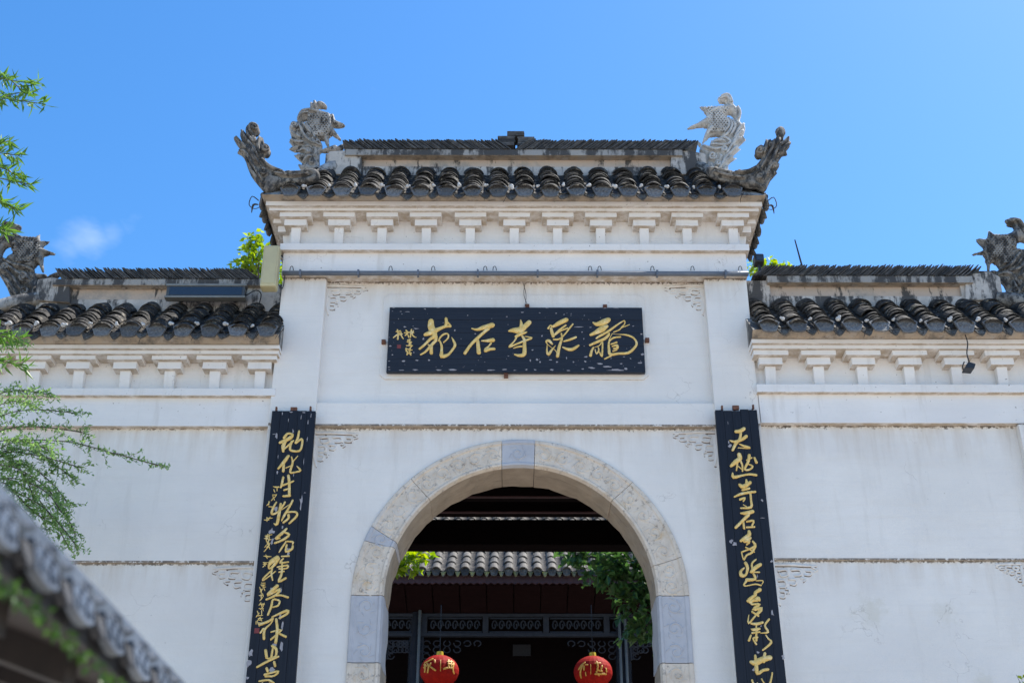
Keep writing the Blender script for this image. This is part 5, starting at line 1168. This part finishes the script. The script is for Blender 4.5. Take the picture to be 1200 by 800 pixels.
def tree(name, label, foot, clumps, mats, n, l, w_, seed, cat='tree', group=None, limbs=True, r0_=.12, lowpt=None):
    r_ = random.Random(seed); foot = Vector(foot); t = thing(name, label, cat, foot, group)
    cs = [Vector(c[0]) for c in clumps]; ctr = sum(cs, Vector()) / len(cs); low = Vector((foot.x * .5 + ctr.x * .5, foot.y * .5 + ctr.y * .5, foot.z + (min(c.z for c in cs) - foot.z) * .85))
    if lowpt is not None: low = Vector(lowpt)
    mb = MB(); mb.tube([(foot, r0_), ((foot + low) / 2 + Vector((.08, 0, 0)), r0_ * .8), (low, r0_ * .6)], 8)
    mb.build('trunk', 'bark', t, smooth=True)
    mb = MB()
    for c in cs:
        m = low.lerp(c, .5) + Vector((r_.uniform(-.1, .1), r_.uniform(-.1, .1), .1)); mb.tube([(low, r0_ * .35), (m, r0_ * .2), (c, r0_ * .05)], 5)
    mb.build('limbs', 'bark', t, smooth=True)
    mb = MB()
    for c in clumps: clump(mb, c[0], c[1], int(n * c[1] ** 2 * (c[2] if len(c) > 2 else 1)), l, w_, r_)
    mb.build('crown', mats, t); return t
def cl(lst, Y, s=None): return [(P(x, y, Y + dy), r / (1500.0 / (Y * 1.12)), *e) for (x, y, r, dy, *e) in lst]
tree('tree', 'sunlit lime green tree showing behind the left ridge by the cream loudspeaker', (P(300, 400, 16).x, 16, TER), cl([(293, 283, 10, 0), (303, 292, 14, 0), (288, 300, 12, .2), (300, 308, 16, 0), (280, 311, 10, 0), (318, 300, 14, .3), (322, 318, 16, 0), (296, 325, 18, .2), (300, 275, 7, 0)], 16), 'leaf_lime', 3200, .095, .06, 1)
tree('tree', 'sunlit lime green tree just showing over the right ridge beside the spotlight', (P(905, 400, 16).x, 16, TER), cl([(900, 312, 9, 0), (912, 315, 10, 0), (924, 320, 9, 0), (888, 316, 12, 0), (905, 325, 16, 0)], 16), 'leaf_lime', 4200, .095, .06, 2)
tree('courtyard_tree', 'dark leafy tree hanging over the courtyard roof on the right of the opening', (P(800, 760, 17).x, 17, TER), cl([(668, 648, 14, 0), (690, 652, 18, 0), (712, 655, 20, 0), (735, 655, 22, 0), (760, 655, 24, 0), (700, 672, 16, 0), (722, 680, 20, 0), (745, 682, 24, 0), (768, 690, 26, 0), (730, 700, 16, 0), (748, 712, 20, 0), (765, 725, 22, 0), (735, 722, 10, 0), (738, 738, 10, 0), (752, 742, 12, 0), (728, 746, 5, 0), (680, 640, 12, 0), (655, 643, 8, 0), (765, 750, 14, 0), (790, 700, 30, .2), (800, 660, 34, .2)], 17), 'leaf_dark', 1000, .15, .095, 3, r0_=.08, lowpt=P(850, 700, 17))
tree('courtyard_shrub', 'bright yellow-green branch in sunlight at the left of the opening', (P(430, 760, 16.6).x, 16.6, TER), cl([(468, 660, 11, 0), (480, 658, 11, 0), (492, 654, 9, 0), (500, 650, 6, 0), (462, 664, 12, 0), (450, 655, 14, 0), (486, 665, 6, 0), (440, 665, 16, 0)], 16.6), 'leaf_lime', 1500, .13, .085, 4, cat='shrub', r0_=.04, lowpt=P(425, 690, 16.6))
tree('courtyard_tree', 'pale green tree top glimpsed between the porch beams over the hall ridge', (P(515, 700, 25).x, 25, TER), cl([(508, 607, 9, 0), (522, 606, 9, 0), (538, 608, 8, 0), (495, 612, 12, 0), (700, 612, 9, 0), (720, 612, 10, 0)], 25), 'leaf_mid', 300, .24, .14, 5)

# bamboo at upper left
t = thing('bamboo', 'bamboo sprays reaching in from the upper left edge', 'bamboo', (P(-60, 700, 9.6).x, 9.6, 0))
r_ = random.Random(8); mb = MB(); ml = MB()
foot = Vector((P(-60, 700, 9.6).x, 9.6, 0)); top = P(-40, 60, 9.6)
mb.tube([(foot, .035), (foot.lerp(top, .5), .03), (top, .012)], 8)
sprays = [((-40, 60), (-10, 88), (18, 95), (45, 98)), ((-40, 70), (-5, 110), (25, 118), (52, 122)), ((-40, 90), (-10, 120), (10, 112), (36, 106)), ((-40, 150), (-12, 175), (5, 180), (22, 182)), ((-40, 180), (-10, 205), (15, 212), (35, 216)), ((-40, 200), (-8, 230), (8, 240), (20, 246)), ((-40, 200), (-10, 195), (5, 198), (18, 205)),
          ((-40, 240), (-10, 262), (0, 268), (6, 270)), ((-45, 380), (-18, 392), (0, 393), (22, 398)), ((-45, 400), (-15, 420), (4, 424), (30, 428)), ((-40, 60), (-15, 98), (5, 90), (30, 110)), ((-40, 120), (-20, 160), (-5, 168), (10, 165))]
for sp in sprays:
    pts = [P(x, y, 9.6 + r_.uniform(-.15, .15)) for x, y in sp]; ps = catmull([(p, .005) for p in pts], 5); mb.tube(ps, 4, smooth=1)
    for (p, _) in ps[4:]:
        for q in range(4):
            d = Vector((r_.uniform(-.2, 1), r_.uniform(-.6, .4), r_.uniform(-.75, .45))); leaf_quad(ml, p + rv(r_) * .02, d, rv(r_), r_.uniform(.09, .17), r_.uniform(.018, .030))
mb.build('stem', 'bark', t, smooth=True); ml.build('leaves', 'leaf_bamboo', t)
# fine leaved shrub at the left
t = thing('feathery_shrub', 'feathery fine-leaved green shrub arching over the left wall', 'shrub', (P(-90, 790, 9.8).x, 9.8, 0))
r_ = random.Random(12); mb = MB(); ml = MB(); foot = Vector((P(-90, 790, 9.8).x, 9.8, 0)); hub = P(-40, 560, 9.8)
mb.tube([(foot, .06), (foot.lerp(hub, .5) + Vector((.06, 0, 0)), .05), (hub, .03)], 8)
br = [((-40, 560), (10, 520), (75, 517), (130, 530), (185, 545)), ((-40, 540), (0, 505), (45, 500), (100, 507)), ((-40, 520), (0, 488), (40, 480), (90, 484)), ((-40, 500), (0, 462), (30, 458), (55, 462)), ((-40, 560), (0, 530), (35, 528), (65, 545), (85, 560)), ((-40, 570), (0, 545), (40, 560), (70, 590), (88, 625)), ((-40, 580), (0, 560), (35, 575), (60, 605), (80, 640)),
      ((-40, 590), (-5, 580), (25, 595), (45, 620), (60, 640)), ((-40, 560), (0, 550), (30, 545), (60, 565), (80, 590)), ((-40, 600), (-10, 600), (15, 610), (40, 640), (55, 665)), ((-40, 540), (-10, 520), (20, 515), (45, 522), (60, 530)), ((-40, 600), (0, 590), (20, 620), (30, 650)), ((-40, 510), (-10, 480), (15, 470), (35, 472)), ((-40, 430), (-10, 405), (5, 400), (25, 402)),
      ((-40, 580), (0, 565), (20, 580), (40, 600), (65, 615)), ((-40, 560), (-5, 535), (15, 540), (30, 560), (40, 585)), ((-40, 610), (-15, 620), (0, 640), (15, 665)), ((-40, 600), (-10, 585), (10, 600), (25, 625), (35, 655)), ((-40, 590), (0, 572), (45, 590), (68, 612), (90, 640)), ((-40, 580), (10, 560), (52, 575), (72, 600)), ((-40, 550), (5, 530), (50, 535), (95, 548))]
for sp in br:
    yy = 9.8 + r_.uniform(-.3, .3); pts = [P(x, y, yy + r_.uniform(-.05, .05)) for x, y in sp]; ps = catmull([(p, .0045) for p in pts], 6); mb.tube(ps, 4, smooth=1)
    for i, (p, _) in enumerate(ps[3:]):
        dirm = (ps[min(i + 4, len(ps) - 1)][0] - ps[i + 2][0])
        for q in range(2):
            sd_ = dirm.normalized() + rv(r_) * .9; e = p + sd_.normalized() * r_.uniform(.05, .15)
            mb.tube([(p, .0018), (e, .001)], 3, smooth=1)
            for u in range(9):
                pp = p.lerp(e, u / 8 + .1); leaf_quad(ml, pp, rv(r_) + sd_.normalized() * .4, rv(r_), r_.uniform(.026, .048), r_.uniform(.012, .020))
mb.build('stem', 'bark', t, smooth=True); ml.build('leaves', 'leaf_fine', t)
tree('sapling', 'few yellow-green leaves poking in at the lower right corner', (P(1215, 900, 10.4).x, 10.4, TER), cl([(1197, 796, 4, 0), (1191, 790, 2, 0), (1200, 803, 6, 0), (1206, 812, 9, 0)], 10.4), 'leaf_lime', 5200, .055, .03, 6, cat='plant', r0_=.02)

# ------------------------------------------------------------------ near eave at lower left, close to the camera
near = thing('tiled_shelter', 'blurred tiled eave close to the viewer in the lower left corner', 'shelter', (-2.2, 2.4, 0))
e0 = P(42, 652, 2.13); ex = e0.x; ez = e0.z
NT = arc_tile('cover_tile', 'near_tile', rad=.11, half=R(38), length=.26, th=.014); NPn = arc_tile('pan_tile', 'near_tile', rad=.10, half=R(35), length=.30, invert=True)
NPL = plate_mesh('end_plate', 'near_plate', top=.135, bot=.12, h=.05, arc=.004); NDR = plate_mesh('drip_plate', 'near_dark', top=.09, bot=.04, h=.05, arc=-.02, point=True)
upn = Vector((-math.cos(R(20)), 0, math.sin(R(20)))); rr = random.Random(5)
for k in range(-4, 9):
    y = 2.13 + .215 * k; s = Vector((ex, y, ez)); fm = slope_matrix(s, Vector((0, 1, 0)), upn)
    for j in range(6): put('cover_tile', NT, near, fm @ Matrix.Translation((0, j * .2 + .05, .0)) @ Matrix.Rotation(R(-4), 4, 'X'))
    bas = Matrix((Vector((0, 1, 0)), Vector((-1, 0, 0)), Vector((0, 0, 1)))).transposed().to_4x4()
    put('end_plate', NPL, near, Matrix.Translation(s + Vector((.012, 0, .012))) @ bas @ Matrix.Rotation(R(-12), 4, 'X'))
    s2 = s + Vector((0, .1075, 0)); fm = slope_matrix(s2, Vector((0, 1, 0)), upn)
    for j in range(6): put('pan_tile', NPn, near, fm @ Matrix.Translation((0, j * .2, .03)) @ Matrix.Rotation(R(-3), 4, 'X'))
    put('drip_plate', NDR, near, Matrix.Translation(s2 + Vector((.012, 0, .0))) @ bas @ Matrix.Rotation(R(-18), 4, 'X'))
ya, yb_ = 1.2, 4.1; zz_ = lambda x: ez + (ex - x) * math.tan(R(20))
mb = MB(); x1 = ex - 1.15
mb.add([(ex - .02, ya, ez - .03), (ex - .02, yb_, ez - .03), (x1, yb_, zz_(x1) - .03), (x1, ya, zz_(x1) - .03), (ex - .02, ya, ez - .055), (ex - .02, yb_, ez - .055), (x1, yb_, zz_(x1) - .055), (x1, ya, zz_(x1) - .055)], [(0, 1, 2, 3), (7, 6, 5, 4), (0, 4, 5, 1), (1, 5, 6, 2), (2, 6, 7, 3), (3, 7, 4, 0)]); mb.build('boarding', 'near_wood', near)
for k in range(7):
    y = 1.4 + k * .42; mb = MB(); a, b = ex - .10, x1
    mb.add([(a, y, zz_(a) - .056), (a, y + .07, zz_(a) - .056), (b, y + .07, zz_(b) - .056), (b, y, zz_(b) - .056), (a, y, zz_(a) - .13), (a, y + .07, zz_(a) - .13), (b, y + .07, zz_(b) - .13), (b, y, zz_(b) - .13)], [(0, 1, 2, 3), (7, 6, 5, 4), (0, 4, 5, 1), (1, 5, 6, 2), (2, 6, 7, 3), (3, 7, 4, 0)]); mb.build('rafter', 'near_wood', near)
for k in range(13):
    y = 2.13 + .215 * (k - 4) - .1; mb = MB(); mb.box((ex - .075, y + .002, ez + .012), (ex - .006, y + .213, ez + .062)); mb.build('edging_tile', 'near_plate', near, bevel=.006)
mb = MB(); mb.box((ex - .028, ya, ez - .056), (ex - .014, yb_, ez + .011)); mb.build('fascia', 'near_dark', near)
mb = MB(); mb.box((ex - .75, ya, zz_(ex - .75) - .26), (ex - .62, yb_, zz_(ex - .62) - .14)); mb.build('beam', 'near_wood', near)
for y in (1.3, 4.0):
    mb = MB(); mb.box((ex - .74, y - .05, 0), (ex - .63, y + .05, zz_(ex - .7) - .265)); mb.build('post', 'near_wood', near)
mb = MB(); r_ = random.Random(3)
for k in range(420):
    y = r_.uniform(1.5, 3.9); p = Vector((ex - .004 + r_.uniform(-.010, .010), y, ez - .082 + r_.uniform(-.010, .012))); leaf_quad(mb, p, rv(r_) + Vector((.3, 0, -.5)), rv(r_), .020, .011)
kind(mb.build('moss_fringe', 'leaf_mid', near, label='green creeper fringe under the tile edge'), 'stuff')
